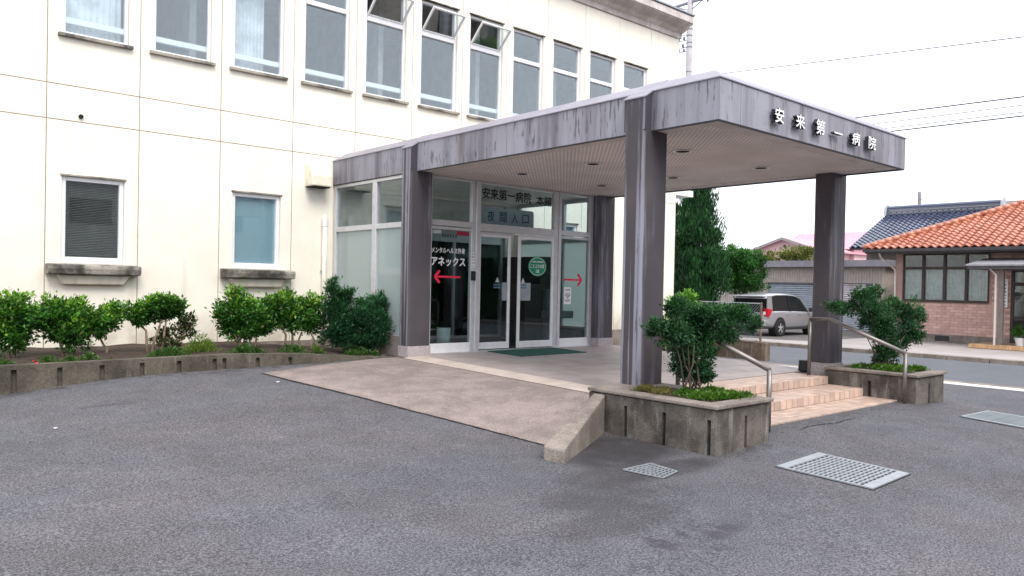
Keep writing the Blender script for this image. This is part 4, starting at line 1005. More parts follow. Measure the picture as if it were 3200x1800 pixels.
# ------------------------------------------------------------------ street
struct(MB().box(16.78, 21.94, -120, 160, ROAD_Z+.001, ROAD_Z+.006).build('road', MAT['road']))
struct(MB().box(16.10, 16.44, -60, -1.2, ROAD_Z+.002, ROAD_Z+.008).build('white_edge_line', M('road_paint', (.72, .71, .70), .7, var=.15, scale=6)))
struct(MB().box(16.45, 16.775, -60, 60, ROAD_Z+.001, ROAD_Z+.007).build('gutter', MAT['conc2']))
def lot(x): return -.385 - .20*sstep(22.2, 27.5, x)
mb = MB(); xs_ = [22.12, 22.6, 23.2, 24, 24.8, 25.6, 26.4, 27.5, 40, 120]
mb.v = [(x, y, lot(x)) for y in (-90, 140) for x in xs_]; n_ = len(xs_); mb.f = [(i, i+1, n_+i+1, n_+i) for i in range(n_-1)]
struct(mb.build('forecourt', M('forecourt_concrete', (.34, .305, .30), .85, var=.14, scale=1.3, bump=.15)))
mb = MB(); mb.v = [(x, y, lot(x)+.005) for y in (.2, 60) for x in xs_[3:]]; n_ = len(xs_)-3; mb.f = [(i, i+1, n_+i+1, n_+i) for i in range(n_-1)]
struct(mb.build('parking_lot', M('lot_asphalt', (.125, .115, .115), .85, var=.16, scale=1.5, bump=.3, bscale=100)))
me = MB().box(21.945, 22.115, -.492, .492, ROAD_Z-.1, -.383).mesh('kerb_stone', MAT['conc2'])
kr = thing('kerb_row', 'row of grey concrete kerb stones along the far side of the road', 'kerb', (22, -4, ROAD_Z))
for i in range(34): link('kerb_stone', me, kr, loc=(0, -18.5+i, 0), bevel=.012)
# fence wall at the road corner
FX = 17.05
e = onX(2391, 1126, FX); l0 = onX(2100, 1060, FX)
t = thing('fence_wall', 'low brown concrete wall carrying the wire fence beside the road', 'wall', (FX, e[1], ROAD_Z))
y0_, y1_ = e[1], 4.0; tz = onX(2376, 1071, FX)[2]
MB().box(FX, FX+.22, y0_, y1_, ROAD_Z-.1, tz).build('wall', mat_concrete('brown_concrete', (.17, .125, .09), (.085, .06, .045), .3), t, bevel=.01)
MB().box(FX-.015, FX+.235, y0_+.35, y1_, tz+.001, tz+.03).build('cap', MAT['conc2'], t)
t = thing('wire_fence', 'chain-link fence on a rusty post above the brown concrete wall', 'fence', (FX+.1, e[1], tz))
yp = onX(2378, 1000, FX+.1)[1]; zp = onX(2378, 945, FX+.1)[2]
MB().tube([(FX+.1, yp, tz), (FX+.1, yp, zp)], .028, 8).build('post', M('rusty_post', (.20, .13, .10), .7, var=.4, scale=12), t)
MB().tube([(FX+.1, yp+1.8, tz), (FX+.1, yp+1.8, zp)], .028, 8).build('post', bpy.data.materials['rusty_post'], t)
MB().tube([(FX+.1, yp, zp-.03), (FX+.1, 3.5, zp-.03)], .018, 6).build('top_rail', MAT['galv'], t)
mb = MB(); h_ = zp-.03-tz-.04; s_ = .075; yy = yp
while yy < 3.4:
    for sg in (1, -1):
        a, b = (yy, yy+h_) if sg > 0 else (yy+h_, yy)
        a2, b2, za, zb_ = a, b, tz+.04, tz+.04+h_
        if max(a, b) > 3.5: continue
        mb.tube([(FX+.1+.004*sg, a2, za), (FX+.1+.004*sg, b2, zb_)], .0045, 3, False)
    yy += s_
for k in range(1, int(h_/s_)+1):                             # short ends at the post
    d = k*s_; mb.tube([(FX+.104, yp, tz+.04+h_-d), (FX+.104, yp+d, tz+.04+h_)], .0045, 3, False); mb.tube([(FX+.096, yp, tz+.04+d), (FX+.096, yp+d, tz+.04)], .0045, 3, False)
mb.build('wire_mesh', M('fence_wire', (.22, .25, .26), .5, .3), t)['kind'] = 'stuff'
# light green bush by the end of the building
bx = onX(2125, 960, 16.2)
t = thing('shrub', 'light green bush between the building corner and the wire fence', 'shrub', (bx[0], bx[1], gz(bx[0], bx[1])))
crown('crown', t, [(bx[0], bx[1], .72, .42, .4, .40), (bx[0]-.1, bx[1]-.15, .35, .42, .4, .35), (bx[0]+.15, bx[1]-.1, .95, .22, .22, .25)], 3600, .07, [((.10, .25, .04), 3), ((.06, .17, .03), 3)], 41, tip=(.24, .44, .07), tipf=.8)
for dx in (-.1, .05, .12): stem(t, [(bx[0]+dx*.5, bx[1], gz(bx[0], bx[1])-.03), (bx[0]+dx, bx[1], .3), (bx[0]+dx*1.5, bx[1], .7)], .018, .008)

# ------------------------------------------------------------------ trees behind
CX = 25.2; CY2 = float(onX(2168, 760, CX)[1])
t = thing('conifer_tree', 'tall dark green juniper with feathery twisting sprays beyond the road', 'tree', (CX, CY2, lot(CX)))
MB().tube([(CX, CY2, lot(CX)-.1), (CX+.05, CY2, 2.5), (CX, CY2, 5.6)], [.16, .11, .04], 9).build('trunk', MAT['bark_dark'], t, smooth=True)
lob = []; rs = np.random.RandomState(8)
for z, rr in ((.7, 1.0), (1.3, 1.2), (1.9, 1.25), (2.5, 1.2), (3.1, 1.08), (3.7, .88), (4.3, .74), (4.9, .6), (5.5, .45), (6.1, .28), (6.6, .14)):
    k = max(1, int(rr*7))
    for i in range(k):
        a = 6.283*(i+rs.rand()*.6)/k; q = rr*.62; lob.append((CX+q*math.cos(a), CY2+q*math.sin(a), z+.3*rs.randn()*.5, .36*rr+.12, .36*rr+.12, .55))
crown('crown', t, lob, 52000, .17, [((.011, .06, .016), 4), ((.019, .092, .021), 3), ((.006, .03, .011), 3)], 9, MAT['needle'], aspect=5.5, per=9, clump=.40, up=2.4, tip=(.045, .17, .03), tipf=.14)
HX = 30.5; HY = float(onX(2328, 820, HX)[1])
t = thing('trimmed_tree', 'block-trimmed green tree right of the juniper in front of the garage', 'tree', (HX, HY, lot(HX)))
MB().tube([(HX, HY, lot(HX)-.1), (HX, HY, 1.5), (HX, HY, 2.4)], [.13, .11, .05], 8).build('trunk', MAT['bark_dark'], t, smooth=True)
lob = [(HX+dx, HY+dy, z, .42, .42, .42) for dx in (-.4, .4) for dy in (-.42, .3, 1.0) for z in (1.5, 2.1, 2.65)]
crown('crown', t, lob, 24000, .085, [((.02, .09, .014), 4), ((.035, .14, .02), 3), ((.012, .05, .011), 3)], 10, MAT['leaf'], per=12, clump=.42, tip=(.07, .23, .03), tipf=.3)
t = thing('loose_tree', 'sparse olive-green tree in front of the pink house behind the garage roof', 'tree', (46, 11.6, -.6))
MB().tube([(46, 11.6, -.7), (46, 11.6, 2.2), (46.1, 11.4, 3.4)], [.12, .09, .04], 8).build('trunk', MAT['bark_dark'], t, smooth=True)
a = [onX(x, y, 46) for x, y in ((2390, 805), (2420, 798), (2450, 790), (2485, 782), (2510, 785), (2530, 795), (2470, 805), (2500, 805))]
crown('crown', t, [(p[0], p[1], p[2]-.1, .75, .7, .36) for p in a], 5200, .13, [((.14, .17, .04), 3), ((.10, .12, .035), 3), ((.2, .2, .06), 1)], 12, per=13, clump=.4)
t = thing('loose_tree', 'light green leafy treetop showing above the trimmed tree', 'tree', (44, 14, -.6))
MB().tube([(44, 14, -.7), (44, 14, 2.6), (44, 14.1, 3.2)], [.12, .09, .04], 8).build('trunk', MAT['bark_dark'], t, smooth=True)
a = [onX(x, y, 44) for x, y in ((2275, 795), (2300, 788), (2325, 790), (2345, 800))]
crown('crown', t, [(p[0], p[1], p[2]-.15, .6, .6, .4) for p in a], 2600, .12, [((.08, .2, .04), 3), ((.05, .13, .03), 3)], 13, per=12, clump=.4)

# ------------------------------------------------------------------ silver car
def make_car(loc):
    t = thing('parked_car', 'silver estate car parked nose towards the garage shutter', 'car', loc)
    paint = NT('silver_paint'); paint.set(Roughness=.28, Metallic=.55); paint.col((.46, .465, .49)); paint.b.inputs['Coat Weight'].default_value = .4; paint = paint.m
    gl = NT('car_glass'); gl.set(Roughness=.05); gl.col((.012, .016, .018)); gl.b.inputs['Specular IOR Level'].default_value = .7; gl = gl.m
    blk = MAT['black']; X0, Y0, Z0 = loc
    L, HW = 4.56, .89
    def at(x, y, z): return (X0+x, Y0+y, Z0+z)
    # lower body loft: stations (x, half width, z bottom, z shoulder)
    stn = [(0, .70, .45, .86), (.05, .80, .38, .96), (.22, .87, .30, 1.02), (.8, .89, .27, 1.03), (1.7, .89, .25, 1.02), (2.6, .89, .25, 1.0), (3.3, .885, .26, .97), (3.9, .86, .28, .92), (4.35, .78, .33, .84), (4.52, .66, .40, .74), (4.56, .60, .46, .66)]
    mb = MB(); n = 14
    for (x, hw, zb, zt) in stn:
        pts = [(-hw*.55, zb), (-hw*.9, zb+.03), (-hw*.985, zb+.14), (-hw, zb+(zt-zb)*.45), (-hw*.985, zb+(zt-zb)*.72), (-hw*.95, zt-.03), (-hw*.86, zt)]
        pts = pts + [(-y, z) for y, z in reversed(pts)]
        mb.v += [at(x, y, z) for y, z in pts]
    for i in range(len(stn)-1):
        for k in range(n): k2 = (k+1) % n; mb.f.append((i*n+k, i*n+k2, (i+1)*n+k2, (i+1)*n+k))
    mb.f.append(tuple(range(n))); mb.f.append(tuple((len(stn)-1)*n+k for k in reversed(range(n))))
    body = mb.build('body', paint, t, smooth=True); sd_ = body.modifiers.new('sub', 'SUBSURF'); sd_.levels = 1; sd_.render_levels = 2
    # cabin glass volume
    gs = [(.06, .74, .98, .74, 1.00), (.24, .80, 1.0, .70, 1.50), (.5, .81, 1.0, .70, 1.60), (1.6, .815, 1.0, .71, 1.63), (2.45, .81, .98, .68, 1.58), (2.75, .80, .97, .66, 1.48), (3.45, .76, .95, .74, .97)]
    mb = MB()
    for (x, hb, zb, ht, zt) in gs: mb.v += [at(x, -hb, zb-.05), at(x, -ht, zt), at(x, ht, zt), at(x, hb, zb-.05)]
    for i in range(len(gs)-1):
        for k in range(4): k2 = (k+1) % 4; mb.f.append((i*4+k, i*4+k2, (i+1)*4+k2, (i+1)*4+k))
    mb.f.append((0, 1, 2, 3)); e_ = (len(gs)-1)*4; mb.f.append((e_+3, e_+2, e_+1, e_))
    mb.build('window', gl, t)
    # roof and pillars
    mb = MB(); rf = [(.10, .70, 1.535), (.3, .715, 1.60), (.8, .725, 1.665), (1.6, .725, 1.675), (2.2, .71, 1.65), (2.5, .695, 1.60), (2.78, .67, 1.49)]
    for (x, hw, z) in rf: mb.v += [at(x, -hw, z-.06), at(x, -hw*.96, z-.015), at(x, -hw*.6, z+.012), at(x, hw*.6, z+.012), at(x, hw*.96, z-.015), at(x, hw, z-.06)]
    for i in range(len(rf)-1):
        for k in range(6): k2 = (k+1) % 6; mb.f.append((i*6+k, i*6+k2, (i+1)*6+k2, (i+1)*6+k))
    mb.f.append(tuple(range(6))); mb.f.append(tuple((len(rf)-1)*6+k for k in reversed(range(6))))
    mb.build('roof', paint, t, smooth=True)
    for sg in (-1, 1):
        def strip(a, b, wa, wb, nm, mat, o1=.012):          # a bar over the glass along the side
            mb = MB(); (xa, ya, za), (xb, yb, zb) = a, b
            mb.hexa([at(xa-wa, sg*(ya-.02), za), at(xa+wa, sg*(ya-.02), za), at(xa+wa, sg*(ya+o1), za), at(xa-wa, sg*(ya+o1), za), at(xb-wb, sg*(yb-.02), zb), at(xb+wb, sg*(yb-.02), zb), at(xb+wb, sg*(yb+o1), zb), at(xb-wb, sg*(yb+o1), zb)])
            return mb.build(nm, mat, t)
        strip((.24, .81, .96), (.34, .715, 1.60), .20, .15, 'pillar', paint); strip((3.36, .77, .95), (2.72, .675, 1.53), .05, .045, 'pillar', paint)
        strip((1.78, .815, .97), (1.72, .71, 1.62), .045, .04, 'pillar', blk)
        strip((2.66, .808, .98), (2.50, .69, 1.57), .03, .02, 'pillar', blk) if False else None
        # tail light, mirror, handles, mouldings
        mb = MB(); mb.prism([(.0, .80), (.0, 1.10), (.34, 1.07), (.14, .80)], 'y', Y0+sg*.70, Y0+sg*.872); mb.v = [(X0+a_[0], a_[1], Z0+a_[2]) for a_ in mb.v]
        tl = mb.build('tail_light', NT('red_lens').set(Roughness=.15).m if not bpy.data.materials.get('red_lens') else bpy.data.materials['red_lens'], t)
        MB().box(*sum([[a_, b_] for a_, b_ in zip(at(-.008, sg*.72 - .05, .86), at(.001, sg*.72+.05, .98))], [])).build('reverse_lens', MAT['white'], tl)
        mb = MB(); mb.box(*[v for pr in zip(at(3.05, sg*.90-.0, .98), at(3.22, sg*1.06, 1.13)) for v in sorted(pr)]); mb.build('mirror', MAT['alu_dark'], t, bevel=.03, seg=2)
        for x in (1.35, 2.35): MB().box(*[v for pr in zip(at(x, sg*.875, .86), at(x+.2, sg*.905, .895)) for v in sorted(pr)]).build('door_handle', paint, t, bevel=.01)
        MB().box(*[v for pr in zip(at(.95, sg*.86, .26), at(3.45, sg*.893, .36)) for v in sorted(pr)]).build('side_moulding', MAT['alu_dark'], t, bevel=.015)
        for xw in (.90, 3.52):
            yc = sg*.80
            arch = MB(); arch.tube([at(xw, sg*.60, .36), at(xw, sg*.897, .36)], .405, 28); arch.build('wheel_arch', MAT['dark'], t)
            wh = MB(); pr = [(.20, -.10), (.30, -.11), (.335, -.09), (.342, -.04), (.342, .04), (.335, .09), (.30, .11), (.20, .10)]; nn_ = 28
            for k in range(nn_):
                a_ = 2*math.pi*k/nn_
                for (r, y) in pr: wh.v.append(at(xw+r*math.cos(a_), yc+y+sg*.02, .342+r*math.sin(a_)))
            m_ = len(pr)
            for k in range(nn_):
                for j in range(m_): wh.f.append((k*m_+j, ((k+1) % nn_)*m_+j, ((k+1) % nn_)*m_+(j+1) % m_, k*m_+(j+1) % m_))
            tyre = wh.build('wheel', M('tyre_rubber', (.018, .018, .019), .8) if not bpy.data.materials.get('tyre_rubber') else bpy.data.materials['tyre_rubber'], t, smooth=True)
            rim = MB(); ya = yc+sg*.115
            rim.tube([at(xw, ya-sg*.10, .342), at(xw, ya-sg*.09, .342)], .205, 24)
            for k in range(5):
                a_ = 2*math.pi*k/5+.3; c_, s2 = math.cos(a_), math.sin(a_); px_, pz_ = -s2, c_
                q = [(xw+c_*.03+px_*.035, .342+s2*.03+pz_*.035), (xw+c_*.215+px_*.026, .342+s2*.215+pz_*.026), (xw+c_*.215-px_*.026, .342+s2*.215-pz_*.026), (xw+c_*.03-px_*.035, .342+s2*.03-pz_*.035)]
                rim.hexa([at(x_, ya-sg*.03, z_) for x_, z_ in q] + [at(x_, ya, z_) for x_, z_ in q])
            for k in range(24):
                a_, b_ = 2*math.pi*k/24, 2*math.pi*(k+1)/24
                rim.hexa([at(xw+r*math.cos(q), y_, .342+r*math.sin(q)) for y_ in (ya-sg*.06, ya+sg*.004) for (r, q) in ((.20, a_), (.225, a_), (.225, b_), (.20, b_))])
            rim.tube([at(xw, ya-sg*.05, .342), at(xw, ya+sg*.006, .342)], .05, 14)
            rim.build('rim', NT('alloy').set(Roughness=.3, Metallic=.6).m if not bpy.data.materials.get('alloy') else bpy.data.materials['alloy'], tyre)
    MB().box(*[v for pr in zip(at(-.045, -.78, .40), at(.10, .78, .66)) for v in sorted(pr)]).build('bumper', paint, t, bevel=.05, seg=3)
    MB().box(*[v for pr in zip(at(-.05, -.55, .33), at(.06, .55, .45)) for v in sorted(pr)]).build('bumper_insert', MAT['alu_dark'], t, bevel=.02)
    MB().box(*[v for pr in zip(at(-.03, -.74, .435), at(.02, -.5, .465)) for v in sorted(pr)]).build('reflector', bpy.data.materials['red_lens'], t)
    MB().box(*[v for pr in zip(at(-.075, -.70, 1.545), at(.16, .70, 1.60)) for v in sorted(pr)]).build('spoiler', paint, t, bevel=.02)
    MB().box(*[v for pr in zip(at(-.022, -.20, .78), at(-.01, .20, .92)) for v in sorted(pr)]).build('number_plate', MAT['white'], t)
    MB().tube([at(.55, 0, 1.66), at(.40, 0, 1.86)], .006, 5).build('aerial', blk, t)
    return t
bpy.data.materials.new('x')
rl = NT('red_lens'); rl.set(Roughness=.15); rl.col((.55, .01, .03))
al = NT('alloy'); al.set(Roughness=.3, Metallic=.7); al.col((.75, .75, .77))
CARZ = lot(28)
make_car((27.15, 3.12, CARZ))

# ------------------------------------------------------------------ garage
GX = 35.2
t = thing('garage', 'long flat-roofed garage of ribbed grey cladding with roller shutters', 'garage', (GX, 4, lot(GX)))
gY1 = onX(2338, 900, GX)[1]+1.6; gY0 = onX(2766, 850, GX)[1]; zr1 = onX(2450, 815, GX-.35)[2]; zr0 = onX(2450, 834, GX-.35)[2]; zs = onX(2450, 882, GX)[2]
sy1 = onX(2399, 900, GX)[1]; sy0 = onX(2731, 900, GX)[1]; gzz = lot(GX)-.05
cl = M('ribbed_cladding', (.40, .355, .325), .6, var=.1)
mb = MB(); mb.box(GX, GX+5, sy1, gY1, gzz, zr0); mb.box(GX, GX+5, gY0, sy0, gzz, zr0); mb.box(GX, GX+5, sy0, sy1, zs, zr0); mb.build('wall', cl, t)
mb = MB(); y = gY0+.06
while y < gY1:
    z0 = zs if sy0-.02 < y < sy1+.02 else gzz
    mb.box(GX-.03, GX-.001, y, y+.055, z0, zr0-.01); y += .125
mb.build('cladding_rib', cl, t)['kind'] = 'stuff'
MB().box(GX-.35, GX+5.2, gY0-.25, gY1+.3, zr0, zr1).build('roof', M('roof_fascia', (.20, .195, .22), .5), t)
MB().box(GX-.02, GX+.06, sy0, sy1, zs-.07, zs).build('shutter_box', M('shutter_lintel', (.12, .12, .14), .5), t)
ymid = (sy0+sy1)/2
shm = M('shutter_steel', (.25, .28, .325), .5, .2)
for a, b in ((sy0, ymid-.05), (ymid+.05, sy1)):
    mb = MB(); z = gzz
    while z < zs-.07:
        mb.hexa([(GX+.02,a,z),(GX+.08,a,z),(GX+.08,b,z),(GX+.02,b,z),(GX+.06,a,min(z+.085, zs-.07)),(GX+.08,a,min(z+.085, zs-.07)),(GX+.08,b,min(z+.085, zs-.07)),(GX+.06,b,min(z+.085, zs-.07))]); z += .1
    mb.build('shutter', shm, t)
MB().box(GX-.01, GX+.1, ymid-.05, ymid+.05, gzz, zs).build('shutter_post', MAT['alu'], t)

# ------------------------------------------------------------------ roof tiles
def tile_roof_mesh(name, w_, l_, amp, th, mat):
    """one S-shaped roof tile: x up the slope, y across, z out of the roof"""
    mb = MB(); n = 8
    prof = [(-w_/2 + w_*i/n, amp*(math.cos(2*math.pi*(i/n-.32))*.9)) for i in range(n+1)]
    for x, lift in ((0, th), (l_*1.12, 0)):
        for dz in (0, -th*.9):
            mb.v += [(x, y, z+lift+dz) for y, z in prof]
    m_ = n+1; o = lambda r, i: r*m_+i
    for i in range(n):
        mb.f += [(o(0,i), o(0,i+1), o(2,i+1), o(2,i)), (o(1,i+1), o(1,i), o(3,i), o(3,i+1)), (o(1,i), o(1,i+1), o(0,i+1), o(0,i))]
    return mb.mesh(name, mat)
def proj(p):
    d = np.asarray(p, float)-CAM; z = d @ _f; return 1600+F_PX*(d @ _r2)/z, CY-F_PX*(d @ _u2)/z

# ------------------------------------------------------------------ orange-tiled house
HXW = 31.1; HZ = lot(HXW)
EX = 30.1; e0 = onX(2703, 778, EX); EY, EZ = float(e0[1]), float(e0[2])
tt_ = np.linspace(.5, 9, 400); d_ = [abs(onX(3200, 638, EX+q)[1]-(EY-q)) for q in tt_]; q_ = tt_[int(np.argmin(d_))]
SL = (onX(3200, 638, EX+q_)[2]-EZ)/q_                      # roof slope
t = thing('brick_house', 'single-storey pink-brick house with a hipped orange tile roof at the right edge', 'house', (HXW, -5, HZ))
wl = float(onX(2797, 900, HXW)[1]); RUN = 5.0
brm = M('brick_tile', (.56, .36, .315), .7, var=.1, rand=.1); grm = M('brick_grout', (.40, .26, .23), .85)
zc0 = float(onX(2900, 1043, HXW)[2]); wy0, wy1 = float(onX(3092, 870, HXW)[1]), float(onX(2822, 870, HXW)[1]); wz0, wz1 = float(onX(2950, 945, HXW)[2]), float(onX(2950, 790, HXW)[2])
dy0, dy1 = float(onX(3400, 900, HXW)[1]), float(onX(3160, 900, HXW)[1]); dz1 = float(onX(3180, 838, HXW)[2])
zt_ = EZ+.35
mb = MB(); B = lambda a, b, c, d: mb.box(HXW, HXW+.2, a, b, c, d)
B(wy1, wl, zc0, zt_); B(wy0, wy1, zc0, wz0); B(wy0, wy1, wz1, zt_); B(dy1, wy0, zc0, zt_); B(dy0, dy1, dz1+.02, zt_); B(-15, dy0, zc0, zt_)
mb.box(HXW, HXW+9, wl-.2, wl-.001, zc0, zt_) if False else None
mb.build('wall', grm, t)
MB().box(HXW+.201, HXW+9, wl-.2, wl, HZ, zt_).build('side_wall', grm, t)
MB().box(HXW+2.5, HXW+2.6, -15, wl-.21, HZ, zt_).build('room_wall', MAT['interior_dark'], t)
mb = MB(); mb.box(HXW-.03, HXW+.2, dy1, wl+.02, HZ-.1, zc0); mb.build('foundation', MAT['conc2'], t)
MB().box(HXW-.035, HXW-.031, float(onX(2968, 1050, HXW)[1]), float(onX(2922, 1050, HXW)[1]), zc0-.24, zc0-.04).build('vent_grille', MAT['alu_dark'], t)
bh, bl = .105, .30
me = MB().box(-.012, 0, -bl/2+.008, bl/2-.008, -bh/2+.006, bh/2-.006).mesh('brick', brm); r = 0; z = zc0+bh/2
while z < zt_:
    y = -6.6 + (bl/2 if r % 2 else 0)
    while y < wl-bl/2+.02:
        ins = lambda a, b, c, d: (a-bl/2 < y < b+bl/2) and (c-bh/2 < z < d+bh/2)
        if not ins(wy0, wy1, wz0, wz1) and not (y < dy1+bl/2): link('brick', me, t, loc=(HXW-.001, y, z))
        y += bl
    z += bh; r += 1
# window: four bays, each a low fixed light under a small top light
brn = M('brown_frame', (.045, .032, .028), .5)
fr = MB(); fr.box(HXW-.05, HXW+.08, wy0, wy1, wz0, wz0+.09); fr.box(HXW-.05, HXW+.08, wy0, wy1, wz1-.08, wz1); zm = float(onX(2950, 838, HXW)[2]); fr.box(HXW-.045, HXW+.08, wy0, wy1, zm-.05, zm+.05)
for k in range(5): y = wy0+(wy1-wy0)*k/4; fr.box(HXW-.04, HXW+.075, max(wy0, y-.045), min(wy1, y+.045), wz0+.09, wz1-.08)
wn = fr.build('window', brn, t)
cur = M('grey_curtain', (.38, .40, .38), .8, var=.2, scale=9)
for k in range(4):
    a, b = wy0+(wy1-wy0)*k/4+.045, wy0+(wy1-wy0)*(k+1)/4-.045
    for (c, d) in ((wz0+.09, zm-.05), (zm+.05, wz1-.08)): MB().box(HXW+.02, HXW+.028, a, b, c, d).build('pane', MAT['glass'], wn)
    mb = MB(); n_ = 14
    for i in range(n_): ya, yb = a+(b-a)*i/n_, a+(b-a)*(i+1)/n_; xa, xb = HXW+.16+.02*(i % 2), HXW+.16+.02*((i+1) % 2); mb.face([(xa, ya, wz0+.09), (xb, yb, wz0+.09), (xb, yb, zm-.02), (xa, ya, zm-.02)])
    mb.build('curtain', cur, wn)
# eaves and roof
MB().box(EX-.02, HXW+.1, -15, EY, EZ-.18, EZ-.06).build('eaves', M('dark_eaves', (.06, .055, .06), .7), t)
MB().box(EX-.09, EX-.02, -15, EY+.05, EZ-.13, EZ-.02).build('gutter', M('dark_gutter', (.05, .045, .05), .5), t)
orange = NT('orange_tile'); orange.set(Roughness=.24); orange.b.inputs['Specular IOR Level'].default_value = .6
oi = orange.n('ShaderNodeObjectInfo'); c = orange.mix(orange.ramp(oi.outputs['Random'], 0, 1), (.36, .115, .065), (.50, .215, .14)); c = orange.mix(orange.ramp(orange.noise(6, 4), .55, .75, 0, .5), c, (.30, .075, .04)); orange.col(c); orange = orange.m
mb = MB(); Hh = RUN*SL
mb.face([(EX, -15, EZ-.01), (EX, EY, EZ-.01), (EX+RUN, EY-RUN, EZ+Hh-.01), (EX+RUN, -15, EZ+Hh-.01)]); mb.face([(EX, EY, EZ-.01), (EX+2*RUN, EY, EZ-.01), (EX+RUN, EY-RUN, EZ+Hh-.01)])
mb.face([(EX+2*RUN, EY, EZ-.01), (EX+2*RUN, -15, EZ-.01), (EX+RUN, -15, EZ+Hh-.01), (EX+RUN, EY-RUN, EZ+Hh-.01)]); mb.face([(EX, -15, EZ-.05), (EX+2*RUN, -15, EZ-.05), (EX+2*RUN, EY, EZ-.05), (EX, EY, EZ-.05)])
roof = mb.build('roof', M('roof_underlay', (.25, .08, .05), .8), t)
tw, tl_ = .285, .225; ang = math.atan(SL); tme = tile_roof_mesh('roof_tile', tw*1.02, tl_/math.cos(ang), .05, .045, orange); cnt = 0; rest = []
for r in range(int(RUN/tl_)):
    x = EX - .05 + r*tl_; j = 0
    ymax = EY - (x-EX) + .05
    y = ymax - tw/2 - (0 if True else 0); 
    y = EY + .05 - tw*(math.ceil((EY+.05-ymax)/tw)) - tw/2
    while y > -9:
        z = EZ + SL*(x-EX) + .03; px = proj((x, y, z))
        if px[0] < 3215 and cnt < 300:
            link('roof_tile', tme, roof, loc=(x, y, z), rot=(0, -ang, 0)); cnt += 1
        else: rest.append((x, y, z))
        y -= tw
if rest:
    mb = MB(); c_, s_ = math.cos(ang), math.sin(ang)
    for (x, y, z) in rest:
        b = len(mb.v); mb.v += [(x+v.co.x*c_-v.co.z*s_, y+v.co.y, z+v.co.x*s_+v.co.z*c_) for v in tme.vertices]; mb.f += [tuple(b+i for i in p.vertices) for p in tme.polygons]
    mb.build('roof_tile_field', orange, roof)['kind'] = 'stuff'
n_ = 26                                                     # hip ridge: overlapping half-round tiles
for i in range(n_):
    a, b = i/n_*RUN, (i+1.12)/n_*RUN
    f_ = lambda q, dz: (EX-.05+q, EY+.05-q, EZ+SL*q+.05+dz)
    MB().tube([f_(a, .022), f_(b, .0)], [.105, .09], 8).build('hip_tile', orange, roof, smooth=True)
MB().tube([(EX+RUN, EY-RUN, EZ+Hh+.05), (EX+RUN, -15, EZ+Hh+.05)], .13, 10).build('ridge', orange, roof)
# rain pipe, entrance porch, steps, sign
pp = NT('pale_pipe'); pp.col((.62, .55, .52)); pp = pp.m
MB().tube([(EX+.05, EY-.5, EZ-.12), (EX+.3, EY-.5, EZ-.35), (HXW-.09, wl+.0, EZ-.75), (HXW-.09, wl-.04, EZ-.9), (HXW-.09, wl-.04, HZ)], .035, 8).build('rain_pipe', pp, t)
PX = 29.3
pz = float(onX(3110, 832, PX)[2]); py1 = float(onX(3030, 830, PX)[1])
MB().hexa([(PX-.4,-14,pz),(HXW-.02,-14,pz+.12),(HXW-.02,py1+.1,pz+.12),(PX-.4,py1,pz),(PX-.4,-14,pz+.05),(HXW-.02,-14,pz+.34),(HXW-.02,py1+.1,pz+.34),(PX-.4,py1,pz+.05)]).build('porch_roof', M('porch_roof_metal', (.24, .23, .25), .5, var=.15), t)
MB().box(PX-.36, HXW-.05, -14, py1-.05, pz-.10, pz-.01).build('porch_beam', M('porch_beam', (.07, .065, .07), .6), t)
yp_ = float(onX(3128, 950, PX)[1])
MB().box(PX-.07, PX+.07, yp_-.08, yp_+.08, HZ, pz-.1).build('porch_post', M('post_wood', (.17, .145, .135), .7, dirt=.2), t)
yq = float(onX(3110, 950, PX-.1)[1])
MB().tube([(PX-.1, yq+.25, pz-.02), (PX-.1, yq, pz-.28), (PX-.1, yq, HZ)], .035, 8).build('rain_pipe', pp, t)
dn = frame_mb(0, 1, 0, 1, 0, 1, .1)
mb = MB(); mb.box(HXW-.02, HXW+.1, dy1-.09, dy1, HZ, dz1); mb.box(HXW-.02, HXW+.1, dy0, dy1-.09, dz1-.09, dz1); mb.box(HXW-.02, HXW+.1, dy0, dy1-.09, dz1-.62, dz1-.5); mb.box(HXW-.02, HXW+.1, dy0, dy1-.09, HZ, HZ+.25); mb.box(HXW-.015, HXW+.1, dy0, dy1-.09, HZ+1.0, HZ+1.08)
dr = mb.build('door', brn, t); MB().box(HXW+.03, HXW+.038, dy0, dy1-.09, HZ+.25, dz1-.09).build('pane', MAT['glass'], dr)
MB().box(HXW-.35, HXW-.02, -14, dy1+1.6, HZ-.2, HZ+.0).build('porch_step', M('step_ochre', (.42, .27, .14), .7, var=.15), t) if False else None
ytile = M('ochre_tile', (.50, .31, .16), .6, var=.12, rand=.12); sy_ = float(onX(3026, 1085, 28.9)[1])
MB().box(28.92, HXW-.04, -14, sy_, lot(28.9)-.1, lot(28.9)+.135).build('porch_step', M('ochre_mortar', (.30, .22, .15), .8), t)
me = MB().box(-.012, 0, -.045, .045, -.055, .055).mesh('step_tile', ytile); me2 = MB().box(-.09, .09, -.045, .045, 0, .012).mesh('step_tile', ytile)
for i in range(52):
    link('step_tile', me, t, loc=(28.92, sy_-.05-i*.1, lot(28.9)+.078)); link('step_tile', me2, t, loc=(29.015, sy_-.05-i*.1, lot(28.9)+.1355))
ys_ = float(onX(3142, 910, HXW)[1]); 
t2 = thing('vertical_sign', 'narrow white nameboard with vertical writing beside the house door', 'sign', (HXW-.03, ys_, .4))
MB().box(HXW-.05, HXW-.02, ys_-.085, ys_+.085, float(onX(3142, 960, HXW)[2]), float(onX(3142, 872, HXW)[2])).build('board', MAT['white'], t2)
mb = MB(); zz = float(onX(3142, 960, HXW)[2]); rs = np.random.RandomState(6)
